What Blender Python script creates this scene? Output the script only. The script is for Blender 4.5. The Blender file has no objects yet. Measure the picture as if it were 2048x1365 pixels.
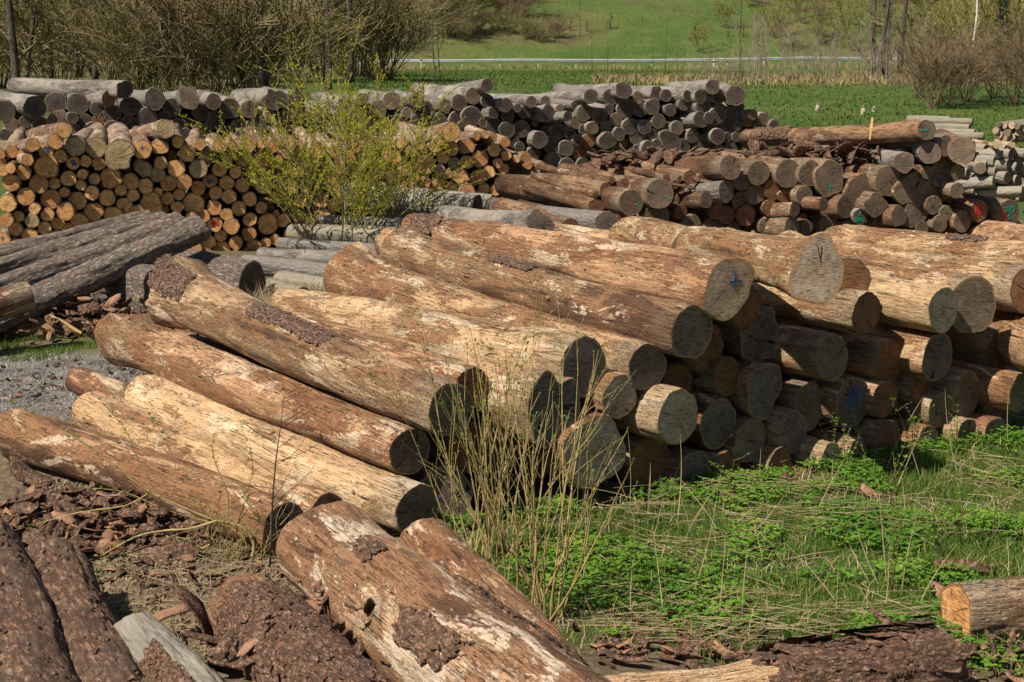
import bpy, math, random, numpy as np
from mathutils import Vector, noise
R=math.radians; rnd=random.Random(7)
SC=bpy.context.scene; COL=SC.collection
# ------------------------------------------------------------ camera model (photo pixels of 2048 x 1365)
F=3100.0; CAMZ=3.7; TH=math.atan(632.5/F); CT,ST=math.cos(TH),math.sin(TH)
CAM=Vector((0,0,CAMZ))
def ray(px,py):
    dx=(px-1024)/F; dv=(682.5-py)/F
    d=Vector((dx,CT+dv*ST,-ST+dv*CT)); return d/d.y
def P(px,py,Y): return CAM+ray(px,py)*Y
def ground_at(px,py,z=0.0):
    d=ray(px,py); return CAM+d*((z-CAMZ)/d.z)
# ------------------------------------------------------------ terrain
def sstep(a,b,x):
    t=min(1,max(0,(x-a)/(b-a))); return t*t*(3-2*t)
def terr(x,y):
    z=(.022*noise.noise(Vector((x*6,y*6,9))) if y<20 else 0)+0.035*noise.noise(Vector((x*.9,y*.9,0)))+.015*noise.noise(Vector((x*3,y*3,4)))
    z+= .38*sstep(9.2,7.0,y)*sstep(1.4,.2,x)
    if y>38:
        z+= .72*sstep(48,78,y) - 1.3*sstep(80,160,y)
        z+= .25*noise.noise(Vector((x*.05,y*.05,2)))*sstep(40,60,y)
        if 163.8<y<174: z-=.45*sstep(164.2,165.4,y)*sstep(173,171.5,y)
        if y>172: z+= (y-172)*.24+2.5*noise.noise(Vector((x*.03,y*.03,7)))*sstep(175,200,y)
    return z
# ------------------------------------------------------------ object helpers
def tag(o,label=None,cat=None,group=None,kind=None):
    if label: o['label']=label
    if cat: o['category']=cat
    if group: o['group']=group
    if kind: o['kind']=kind
    return o
def obj(name,me,parent=None,loc=None):
    o=bpy.data.objects.new(name,me); COL.objects.link(o)
    if parent: o.parent=parent
    if loc is not None: o.location=loc
    return o
def mesh(name,verts,faces,mats,smooth=True,mi=None,attrs=None):
    me=bpy.data.meshes.new(name)
    if isinstance(verts,np.ndarray):
        nv=len(verts); me.vertices.add(nv); me.vertices.foreach_set('co',verts.astype(np.float32).ravel())
        k=faces.shape[1]; nf=len(faces)
        me.loops.add(nf*k); me.loops.foreach_set('vertex_index',faces.astype(np.int32).ravel())
        me.polygons.add(nf); me.polygons.foreach_set('loop_start',(np.arange(nf)*k).astype(np.int32))
        me.update(calc_edges=True)
    else:
        me.from_pydata(verts,[],faces)
    for m in (mats if isinstance(mats,(list,tuple)) else [mats]): me.materials.append(m)
    if smooth: me.polygons.foreach_set('use_smooth',[True]*len(me.polygons))
    if mi is not None: me.polygons.foreach_set('material_index',mi)
    if attrs:
        for n,v in attrs.items():
            a=me.attributes.new(n,'FLOAT','POINT'); a.data.foreach_set('value',np.asarray(v,dtype=np.float32))
    me.update(); return me
class Buf:
    def __init__(s): s.v=[]; s.f=[]
    def tube(s,pts,rad,n=4,cap=True):
        b=len(s.v); m=len(pts); prev=None
        for i,p in enumerate(pts):
            t=(pts[min(i+1,m-1)]-pts[max(i-1,0)])
            if t.length<1e-9: t=Vector((0,0,1))
            t.normalize()
            if prev is None:
                a=t.orthogonal().normalized()
            else:
                a=(prev-t*prev.dot(t)); a=a.normalized() if a.length>1e-6 else t.orthogonal().normalized()
            prev=a; c=t.cross(a); r=rad[i] if not isinstance(rad,(int,float)) else rad
            for k in range(n):
                q=2*math.pi*k/n; s.v.append(p+a*(r*math.cos(q))+c*(r*math.sin(q)))
        for i in range(m-1):
            for k in range(n):
                k2=(k+1)%n; s.f.append((b+i*n+k,b+i*n+k2,b+(i+1)*n+k2,b+(i+1)*n+k))
        if cap and n>2:
            s.f.append(tuple(b+k for k in range(n))[::-1]); s.f.append(tuple(b+(m-1)*n+k for k in range(n)))
    def box(s,c,sx,sy,sz,rz=0):
        b=len(s.v); cs,sn=math.cos(rz),math.sin(rz)
        for dz in (-1,1):
            for dx,dy in ((-1,-1),(1,-1),(1,1),(-1,1)):
                x,y=dx*sx/2,dy*sy/2; s.v.append(Vector((c[0]+x*cs-y*sn,c[1]+x*sn+y*cs,c[2]+dz*sz/2)))
        for q in ((0,3,2,1),(4,5,6,7),(0,1,5,4),(1,2,6,5),(2,3,7,6),(3,0,4,7)): s.f.append(tuple(b+i for i in q))
    def leaf(s,p,d,l,w,up=None):
        p=p.copy(); d=d.normalized(); sd=d.cross(up or Vector((rnd.uniform(-1,1),rnd.uniform(-1,1),rnd.uniform(-.2,1))))
        if sd.length<1e-4: sd=d.orthogonal()
        sd.normalize(); b=len(s.v); n=sd.cross(d)*(l*.12)
        s.v+= [p, p+d*l*.5+sd*w*.5+n, p+d*l, p+d*l*.5-sd*w*.5+n]; s.f.append((b,b+1,b+2,b+3))
    def mesh(s,name,mat,smooth=True): return mesh(name,[tuple(v) for v in s.v],s.f,mat,smooth)
# ------------------------------------------------------------ node helpers
class NT:
    def __init__(s,name):
        s.m=bpy.data.materials.new(name); s.m.use_nodes=True; s.t=s.m.node_tree; s.t.nodes.clear()
        s.out=s.n('ShaderNodeOutputMaterial'); s.b=s.n('ShaderNodeBsdfPrincipled')
        s.t.links.new(s.b.outputs[0],s.out.inputs[0]); s.b.inputs['Specular IOR Level'].default_value=.25
    def n(s,t,**k):
        x=s.t.nodes.new(t)
        for a,v in k.items(): setattr(x,a,v)
        return x
    def put(s,i,v):
        if v is None: return
        if isinstance(v,bpy.types.NodeSocket): s.t.links.new(v,i)
        elif isinstance(v,(tuple,list)): i.default_value=tuple(v)+((1,) if len(v)==3 and i.type=='RGBA' else ())
        else: i.default_value=v
    def coord(s,which='Object'): return s.n('ShaderNodeTexCoord').outputs[which]
    def math(s,op,a,b=None,c=None,clamp=False):
        x=s.n('ShaderNodeMath',operation=op,use_clamp=clamp); s.put(x.inputs[0],a); s.put(x.inputs[1],b); s.put(x.inputs[2],c); return x.outputs[0]
    def vmath(s,op,a,b=None):
        x=s.n('ShaderNodeVectorMath',operation=op); s.put(x.inputs[0],a); s.put(x.inputs[1],b); return x.outputs[0]
    def noise(s,v,sc,det=3,ro=.55,dist=0,out=0):
        x=s.n('ShaderNodeTexNoise'); s.put(x.inputs['Vector'],v); s.put(x.inputs['Scale'],sc); x.inputs['Detail'].default_value=det
        x.inputs['Roughness'].default_value=ro; x.inputs['Distortion'].default_value=dist; return x.outputs[out]
    def vor(s,v,sc,feature='F1',out='Distance',rand=1):
        x=s.n('ShaderNodeTexVoronoi',feature=feature); s.put(x.inputs['Vector'],v); s.put(x.inputs['Scale'],sc); x.inputs['Randomness'].default_value=rand; return x.outputs[out]
    def map(s,v,a,b,c=0,d=1,smooth=False):
        x=s.n('ShaderNodeMapRange',interpolation_type='SMOOTHSTEP' if smooth else 'LINEAR'); s.put(x.inputs[0],v)
        for i,q in enumerate((a,b,c,d)): s.put(x.inputs[i+1],q)
        return x.outputs[0]
    def mix(s,f,a,b,mode='MIX'):
        x=s.n('ShaderNodeMix',data_type='RGBA',blend_type=mode); s.put(x.inputs[0],f); s.put(x.inputs[6],a); s.put(x.inputs[7],b); return x.outputs[2]
    def ramp(s,f,st):
        x=s.n('ShaderNodeValToRGB'); s.put(x.inputs[0],f); e=x.color_ramp.elements
        while len(e)<len(st): e.new(.5)
        for i,(p,c) in enumerate(st): e[i].position=p; e[i].color=tuple(c)+(1,)
        return x.outputs[0]
    def scale(s,v,sx,sy,sz): return s.vmath('MULTIPLY',v,(sx,sy,sz))
    def rand(s):
        r=s.n('ShaderNodeObjectInfo').outputs['Random']; return r
    def attr(s,name): return s.n('ShaderNodeAttribute',attribute_name=name).outputs['Fac']
    def shift(s,v,r):
        c=s.n('ShaderNodeCombineXYZ'); s.put(c.inputs[0],s.math('MULTIPLY',r,37.3)); s.put(c.inputs[1],s.math('MULTIPLY',r,91.7)); s.put(c.inputs[2],s.math('MULTIPLY',r,63.1))
        return s.vmath('ADD',v,c.outputs[0])
    def done(s,color,rough=.8,h=None,bd=.01,bs=1,normal=None):
        s.put(s.b.inputs['Base Color'],color); s.put(s.b.inputs['Roughness'],rough)
        if h is not None:
            x=s.n('ShaderNodeBump'); x.inputs['Distance'].default_value=bd; x.inputs['Strength'].default_value=bs
            s.put(x.inputs['Height'],h); s.t.links.new(x.outputs[0],s.b.inputs['Normal'])
        return s.m
# ---- peeled wood: cream sapwood, brown bast patches, pale fungus-white scuffs, fine long cracks
def m_peeled(name,cream=(.82,.57,.32),tan=(.54,.31,.15),brown=(.15,.064,.032),white=(.80,.70,.55),bias=0.0,wht=.0,grey=(.36,.32,.26)):
    k=NT(name); r=k.rand(); v=k.shift(k.coord(),r)
    st=k.scale(v,1,1,.22)
    big=k.noise(st,3.0,6,.66,.8); big=k.math('ADD',big,k.map(r,0,1,-.09+bias,.08+bias))
    med=k.noise(k.scale(v,1,1,.3),13,5,.7,.4)
    fine=k.noise(k.scale(v,1,1,.045),90,4,.7)
    sp=k.noise(k.scale(v,1,1,.5),45,4,.75)
    c=k.mix(k.map(med,.3,.72),tan,cream)
    c=k.mix(k.map(fine,.40,.68,.0,.6),c,k.mix(.6,c,brown))
    stk=k.noise(k.scale(v,1,1,.07),30,5,.8); c=k.mix(k.map(stk,.56,.68,0,.75),c,(brown[0]*.55,brown[1]*.55,brown[2]*.6))
    edge=k.math('ADD',big,k.map(sp,.2,.8,-.09,.09)); edge=k.math('ADD',edge,k.map(med,.2,.8,-.07,.07))
    bm=k.map(edge,.47,.525); bm2=k.map(edge,.575,.64)
    bc=k.mix(k.map(sp,.3,.7),brown,(tan[0]*.75,tan[1]*.6,tan[2]*.52))
    c=k.mix(k.math('MULTIPLY',bm,.85),c,bc)
    c=k.mix(k.math('MULTIPLY',bm2,.8),c,(.07,.033,.018))
    # reddish veil
    c=k.mix(k.math('MULTIPLY',k.map(k.noise(st,5.1,3),.5,.68),.45),c,(.37,.19,.10))
    wn=k.noise(k.scale(k.vmath('ADD',v,(5,9,3)),1,1,.33),4.2,5,.65,.7)
    wm=k.map(k.math('ADD',wn,k.map(sp,.2,.8,-.09,.09)),.575-wht,.62-wht)
    c=k.mix(k.math('MULTIPLY',wm,.8),c,k.mix(k.map(fine,.3,.7),cream,white))
    # dark pits and scuff marks
    pit=k.map(k.noise(k.scale(v,1,1,.35),34,4,.85),.63,.68); c=k.mix(k.math('MULTIPLY',pit,.7),c,(.05,.03,.02))
    # grey moss film low contrast
    c=k.mix(k.math('MULTIPLY',k.map(k.noise(v,2.3,4),.54,.7),.35),c,(.27,.235,.13))
    # sawn, weathered collar by the cut
    xyz=k.n('ShaderNodeSeparateXYZ'); k.put(xyz.inputs[0],k.coord())
    zc=k.math('ADD',xyz.outputs[2],k.map(stk,.3,.7,-.10,.10))
    col=k.math('MULTIPLY',k.map(zc,.32,.16),k.map(k.math('FRACT',k.math('MULTIPLY',r,7.7)),.25,.6,.0,.55))
    c=k.mix(col,c,k.mix(k.map(fine,.35,.65),(.46,.37,.25),(.22,.18,.13)))
    crk=k.noise(k.scale(v,1,1,.02),58,2,.6); cm=k.map(k.math('ABSOLUTE',k.math('SUBTRACT',crk,.5)),.006,.018,1,0)
    cm=k.math('MULTIPLY',cm,k.map(k.noise(v,6,2),.42,.52)); c=k.mix(k.math('MULTIPLY',cm,.9),c,(.035,.022,.014))
    ck2=k.noise(k.scale(v,1,1,.03),11,2,.5); cm2=k.math('MULTIPLY',k.map(k.math('ABSOLUTE',k.math('SUBTRACT',ck2,.5)),.003,.008,1,0),k.map(k.noise(v,1.7,2),.48,.56)); c=k.mix(k.math('MULTIPLY',cm2,.95),c,(.025,.016,.01))
    c=k.mix(k.map(k.math('FRACT',k.math('MULTIPLY',r,13.7)),0,1,.0,.42),c,k.mix(.5,c,(.10,.055,.03)))
    h=k.math('ADD',k.math('MULTIPLY',edge,1.6),k.math('MULTIPLY',sp,.35)); h=k.math('ADD',h,k.math('MULTIPLY',fine,.25)); h=k.math('SUBTRACT',h,k.math('ADD',k.math('MULTIPLY',cm,.5),k.math('MULTIPLY',pit,.4)))
    h=k.math('SUBTRACT',h,k.math('MULTIPLY',bm,-.3))
    return k.done(c,k.map(med,.3,.7,.6,.85),h,.035,1)
# ---- weathered silver grey wood, old bark
def m_grey(name,light=(.34,.31,.27),dark=(.13,.112,.095),tint=(.30,.25,.19),bark=.5):
    k=NT(name); r=k.rand(); v=k.shift(k.coord(),r)
    fine=k.noise(k.scale(v,1,1,.05),80,4,.7); med=k.noise(k.scale(v,1,1,.25),10,5,.65,.3)
    c=k.mix(k.map(med,.3,.7),dark,light); c=k.mix(k.map(fine,.35,.7,0,.6),c,(dark[0]*.6,dark[1]*.6,dark[2]*.6))
    c=k.mix(k.math('MULTIPLY',k.map(k.noise(v,2.4,4),.45,.62),.6),c,tint)
    pl=k.vor(k.scale(v,1,1,.35),26); br=k.map(k.math('ADD',k.noise(k.scale(v,1,1,.4),3,4),k.map(r,0,1,-.12,.12)),.5-.1*bark,.58-.1*bark)
    bc=k.mix(k.map(pl,.1,.5),(.20,.165,.135),(.055,.043,.035)); c=k.mix(k.math('MULTIPLY',br,bark),c,bc)
    crk=k.noise(k.scale(v,1,1,.02),40,2,.6); cm=k.map(k.math('ABSOLUTE',k.math('SUBTRACT',crk,.5)),.004,.016,1,0); c=k.mix(k.math('MULTIPLY',cm,.7),c,(.03,.025,.02))
    c=k.mix(k.map(r,0,1,0,.35),c,k.mix(.5,c,(.5,.48,.45)))
    h=k.math('ADD',k.math('MULTIPLY',fine,.4),k.math('ADD',k.math('MULTIPLY',med,.6),k.math('MULTIPLY',k.math('MULTIPLY',pl,br),-1.2)))
    return k.done(c,.8,h,.015,.8)
# ---- scaly rough bark
def m_bark(name,a=(.25,.15,.105),b=(.10,.055,.04),gap=(.035,.02,.015),lich=(.3,.28,.25),sc=42,bd=.02,fiss=.0):
    k=NT(name); r=k.rand(); v0=k.shift(k.coord(),r)
    v=k.vmath('ADD',v0,k.vmath('MULTIPLY',k.noise(v0,9,4,.7,out=1),(.09,.09,.16)))
    s1=k.scale(v,1,1,.42); d=k.vor(s1,sc); cc=k.vor(s1,sc,'F1','Color')
    sx=k.n('ShaderNodeSeparateColor'); k.put(sx.inputs[0],cc)
    sp=k.noise(v0,75,5,.8); med=k.noise(k.scale(v0,1,1,.4),7,5,.65); fi=k.noise(k.scale(v,1,1,.16),24,4,.7)
    fm=k.map(k.math('ABSOLUTE',k.math('SUBTRACT',fi,.5)),.0,.07,1,0)
    c=k.mix(k.map(k.math('ADD',k.math('MULTIPLY',sx.outputs[0],.45),k.math('MULTIPLY',sp,.7)),.3,.85),b,a)
    c=k.mix(k.math('MULTIPLY',k.map(med,.50,.66),.55),c,(a[0]*1.05,a[1]*.72,a[2]*.6))
    c=k.mix(k.math('MULTIPLY',k.map(k.noise(v0,17,5,.75),.56,.68),.55),c,lich)
    c=k.mix(k.map(d,.22,.62,0,.75),c,gap); c=k.mix(k.math('MULTIPLY',fm,.3+fiss*.5),c,gap)
    h=k.math('ADD',k.math('MULTIPLY',d,-1.0),k.math('ADD',k.math('MULTIPLY',sx.outputs[1],.45),k.math('ADD',k.math('MULTIPLY',sp,.7),k.math('MULTIPLY',med,.9)))); h=k.math('SUBTRACT',h,k.math('MULTIPLY',fm,.3+fiss))
    return k.done(c,.85,h,bd,1)
# ---- sawn end grain
def m_end(name,c0,c1,rim,core,crack=1.0,ringamt=.5,dirt=(.05,.04,.033)):
    k=NT(name); r=k.rand(); co=k.coord(); v=k.shift(co,r)
    xyz=k.n('ShaderNodeSeparateXYZ'); k.put(xyz.inputs[0],co)
    flat=k.n('ShaderNodeCombineXYZ'); k.put(flat.inputs[0],k.math('ADD',xyz.outputs[0],k.map(r,0,1,-.04,.04))); k.put(flat.inputs[1],k.math('ADD',xyz.outputs[1],k.map(k.math('FRACT',k.math('MULTIPLY',r,9.3)),0,1,-.04,.04)))
    ln=k.n('ShaderNodeVectorMath',operation='LENGTH'); k.put(ln.inputs[0],flat.outputs[0]); rad=ln.outputs['Value']
    rr=k.attr('rr'); big=k.noise(v,5,4,.6)
    dirn=k.vmath('NORMALIZE',flat.outputs[0]); dshift=k.shift(dirn,r)
    rays=k.noise(k.vmath('ADD',k.scale(dshift,1,1,1),k.vmath('MULTIPLY',flat.outputs[0],(.9,.9,.9))),26,4,.75)
    rings=k.math('SINE',k.math('MULTIPLY',k.math('ADD',k.math('ADD',rad,k.math('MULTIPLY',rr,.05)),k.math('MULTIPLY',k.noise(v,9,3),.035)),520))
    rings2=k.math('SINE',k.math('MULTIPLY',k.math('ADD',rr,k.math('MULTIPLY',big,.25)),27))
    c=k.mix(k.map(k.math('ADD',k.noise(v,3.2,5,.7),k.map(rr,0,1,-.08,.05)),.4,.6),(c0[0]*.6,c0[1]*.58,c0[2]*.56),c1)
    c=k.mix(k.map(rings,-1,1,0,ringamt*.5),c,dirt); c=k.mix(k.map(rings2,-.2,1,0,ringamt*.55),c,core)
    c=k.mix(k.map(rr,.12,.55,.55,0,True),c,core)
    c=k.mix(k.map(rays,.5,.75,0,.10),c,k.mix(.6,c,rim))
    c=k.mix(k.math('MULTIPLY',k.map(k.math('ADD',k.noise(v,11,4,.7),k.map(rr,0,1,-.08,.1)),.55,.68),.65),c,dirt)
    spt=k.map(k.math('ADD',k.noise(v,32,3,.6),k.map(rr,.55,.95,-.12,.03)),.62,.66); c=k.mix(k.math('MULTIPLY',spt,.8),c,(.02,.015,.012))
    saw=k.noise(k.scale(k.vmath('ADD',v,k.vmath('MULTIPLY',r,(1,1,1))),.12,1,1),150,2,.5); c=k.mix(k.map(saw,.42,.62,0,.5),c,(c1[0]*1.5,c1[1]*1.5,c1[2]*1.5))
    cr=k.noise(k.vmath('ADD',k.scale(dshift,1.1,1.1,1),k.vmath('MULTIPLY',flat.outputs[0],(.5,.5,.5))),1.0,0,.4)
    wv=k.map(rr,.0,1,.012,.004)
    crm=k.math('MULTIPLY',k.map(k.math('ABSOLUTE',k.math('SUBTRACT',cr,.42)),wv,k.math('ADD',wv,.008),1,0),k.map(k.noise(v,7,2),.46,.54))
    crm=k.math('MULTIPLY',crm,crack); c=k.mix(crm,c,(.015,.011,.008))
    c=k.mix(k.map(k.math('ADD',rr,k.map(k.noise(v,20,3),.2,.8,-.04,.04)),.9,.945,0,.8),c,rim)
    c=k.mix(k.map(r,0,1,0,.32),c,k.mix(.5,c,dirt))
    h=k.math('ADD',k.math('MULTIPLY',saw,.4),k.math('ADD',k.math('MULTIPLY',rings,.06),k.math('MULTIPLY',k.noise(v,70,4,.7),.5))); h=k.math('SUBTRACT',h,crm)
    return k.done(c,.8,h,.008,.8)
def m_simple(name,a,b=None,sc=8,rough=.7,trans=0,obj_rand=.0,bump=0):
    k=NT(name); v=k.coord(); r=k.rand(); b=b or a
    c=k.mix(k.map(k.noise(v,sc,3),.35,.65),a,b)
    if obj_rand: c=k.mix(k.map(r,0,1,0,obj_rand),c,k.mix(.6,c,(a[0]*.3,a[1]*.3,a[2]*.3)))
    if trans:
        k.done(c,rough); t=k.n('ShaderNodeBsdfTranslucent'); k.put(t.inputs[0],c); mx=k.n('ShaderNodeMixShader'); mx.inputs[0].default_value=trans
        k.t.links.new(k.b.outputs[0],mx.inputs[1]); k.t.links.new(t.outputs[0],mx.inputs[2]); k.t.links.new(mx.outputs[0],k.out.inputs[0]); return k.m
    return k.done(c,rough,k.noise(v,sc*6,3) if bump else None,bump or .01)
def m_leaf(name,a,b,c3,trans=.3,scl=1.7):
    k=NT(name); v=k.coord(); 
    c=k.ramp(k.noise(v,scl,3,.6),((.3,a),(.52,b),(.72,c3)))
    c=k.mix(k.map(k.noise(v,scl*14,2),.3,.7,0,.55),c,a)
    k.done(c,.55); t=k.n('ShaderNodeBsdfTranslucent'); k.put(t.inputs[0],c); mx=k.n('ShaderNodeMixShader'); mx.inputs[0].default_value=trans
    k.t.links.new(k.b.outputs[0],mx.inputs[1]); k.t.links.new(t.outputs[0],mx.inputs[2]); k.t.links.new(mx.outputs[0],k.out.inputs[0]); return k.m
M={}
M['peel']=m_peeled('peeled_wood'); M['peel2']=m_peeled('peeled_wood_rusty',(.78,.50,.28),(.47,.245,.125),(.135,.056,.03),bias=.02,wht=.015)
M['peelpale']=m_peeled('peeled_wood_pale',(.86,.63,.37),(.62,.39,.19),bias=-.05,wht=.03)
M['peelfg']=m_peeled('peeled_wood_foreground',(.80,.55,.33),(.52,.31,.17),(.17,.078,.04),(.80,.73,.62),bias=-.01,wht=.05)
M['peeltan']=m_peeled('peeled_wood_tan',(.68,.49,.29),(.42,.27,.145),(.14,.07,.04),bias=.0)
M['barkyb']=m_peeled('half_barked_wood',(.50,.31,.175),(.29,.165,.09),(.10,.052,.032),bias=.05)
M['grey']=m_grey('weathered_wood',bark=.75); M['greyside']=m_grey('weathered_wood_olive',(.31,.275,.205),(.17,.15,.115),(.25,.215,.13),bark=.1)
M['darkbark']=m_bark('dark_bark',(.48,.41,.34),(.30,.245,.195),(.13,.10,.08),(.55,.50,.44),30,.03,.15)
M['bark']=m_bark('reddish_bark',(.44,.29,.205),(.22,.13,.085),(.06,.036,.024),(.48,.39,.31),sc=50); M['barkfg']=m_bark('coarse_bark',(.47,.28,.19),(.24,.13,.085),(.06,.035,.022),(.50,.38,.29),sc=46,bd=.025)
M['barkshiny']=m_bark('damp_bark',(.40,.255,.17),(.22,.13,.085),(.09,.055,.038),(.50,.43,.36),26,.016,.35); 
M['fresh']=m_peeled('fresh_thin_bark',(.60,.46,.34),(.40,.27,.18),(.17,.10,.065),bias=.0)
M['e_orange']=m_end('end_fresh_orange',(.72,.37,.12),(.86,.50,.20),(.17,.085,.04),(.40,.16,.05),.7,.5,(.14,.07,.035))
M['e_orange2']=m_end('end_rusty_orange',(.56,.25,.085),(.68,.36,.14),(.13,.07,.035),(.30,.10,.035),.6,.5,(.10,.05,.03))
M['e_pale']=m_end('end_pale_tan',(.40,.28,.145),(.50,.37,.20),(.14,.09,.05),(.30,.18,.08),.9,.6,(.12,.08,.05))
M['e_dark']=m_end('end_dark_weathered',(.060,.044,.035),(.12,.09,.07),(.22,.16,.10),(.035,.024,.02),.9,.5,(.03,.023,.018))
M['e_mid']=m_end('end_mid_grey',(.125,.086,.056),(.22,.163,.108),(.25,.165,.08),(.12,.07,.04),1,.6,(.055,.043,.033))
M['e_grey']=m_end('end_near_shaded_grey',(.105,.074,.057),(.20,.152,.12),(.28,.18,.10),(.10,.06,.04),1,.7,(.045,.037,.03))  # shade on the near cut ends is put into this darkened colour
M['e_lit']=m_end('end_near_lit_grey',(.36,.265,.18),(.50,.39,.28),(.40,.25,.12),(.24,.14,.07),1,.6,(.09,.07,.05))  # sunlit copy of the near end grain, sunlight put into the paler colour
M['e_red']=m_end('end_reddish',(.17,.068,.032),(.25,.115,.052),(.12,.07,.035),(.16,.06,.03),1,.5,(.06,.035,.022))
M['blue']=m_simple('blue_marking_paint',(.03,.09,.24),(.05,.13,.30),30); M['green']=m_simple('green_marking_paint',(.02,.30,.17),(.03,.40,.25),30); M['redp']=m_simple('red_marking_paint',(.75,.06,.05),(.60,.04,.03),30)
M['darkp']=m_simple('dark_marking_paint',(.02,.022,.03),(.04,.04,.05),30)
M['twigy']=m_simple('yellow_twig_bark',(.38,.295,.12),(.25,.18,.075),9,.6,bump=.002); M['twigb']=m_simple('brown_twig_bark',(.25,.18,.10),(.15,.11,.06),2,.8,obj_rand=.4)
M['twigo']=m_simple('olive_twig_bark',(.26,.225,.09),(.16,.14,.055),1.5,.8,obj_rand=.35); M['twigg']=m_simple('pale_stem_bark',(.36,.31,.23),(.22,.18,.13),1.5,.8,obj_rand=.3); M['twigd']=m_simple('dark_dry_stem',(.035,.028,.024),(.06,.045,.035),9,.8)
M['trunk']=m_bark('tree_trunk_bark',(.27,.23,.175),(.15,.12,.09),(.04,.03,.025),(.28,.27,.2),22,.03)
M['birch']=m_simple('birch_bark',(.72,.70,.66),(.60,.57,.52),6,.6)
M['willow']=m_leaf('willow_catkin_leaf',(.30,.32,.025),(.48,.46,.03),(.60,.55,.05),.45,3)
M['bud']=m_leaf('fresh_bud_leaf',(.10,.22,.02),(.20,.34,.03),(.33,.42,.05),.4,3)
M['grassb']=m_leaf('grass_blade',(.07,.135,.018),(.13,.215,.03),(.24,.29,.06),.35,.9)
M['herb']=m_leaf('ground_elder_leaf',(.07,.18,.02),(.15,.30,.03),(.28,.42,.055),.35,1.3)
M['meadow']=m_leaf('meadow_tuft',(.07,.12,.018),(.105,.155,.026),(.15,.165,.04),.35,.13)
M['straw']=m_simple('dry_straw',(.46,.36,.21),(.30,.225,.12),3,.6); M['drygrass']=m_simple('dry_meadow_grass',(.30,.23,.115),(.20,.16,.07),.4,.8)
M['chip']=m_bark('loose_bark',(.40,.245,.16),(.20,.11,.068),(.05,.03,.02),(.48,.38,.30),44,.015)
M['chipin']=m_simple('bark_inner_face',(.33,.185,.105),(.20,.10,.06),12,.6,bump=.01); M['split']=m_simple('split_wood',(.66,.45,.20),(.52,.32,.13),8,.7)
M['metal']=m_simple('galvanised_steel',(.40,.41,.42),(.32,.33,.34),2,.5); M['white']=m_simple('white_plastic',(.8,.8,.78)); M['black']=m_simple('black_plastic',(.02,.02,.02))
M['conifer']=m_leaf('conifer_needles',(.010,.028,.010),(.02,.05,.015),(.03,.065,.02),.1,2); M['stump']=m_simple('old_stump_wood',(.42,.36,.28),(.25,.2,.15),12,.8,bump=.01)
M['yleaf']=m_leaf('young_yellow_leaf',(.20,.19,.035),(.28,.25,.04),(.36,.30,.05),.3,.5); M['oleaf']=m_leaf('olive_leaf',(.10,.11,.03),(.16,.16,.04),(.22,.20,.05),.3,.5)
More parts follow.
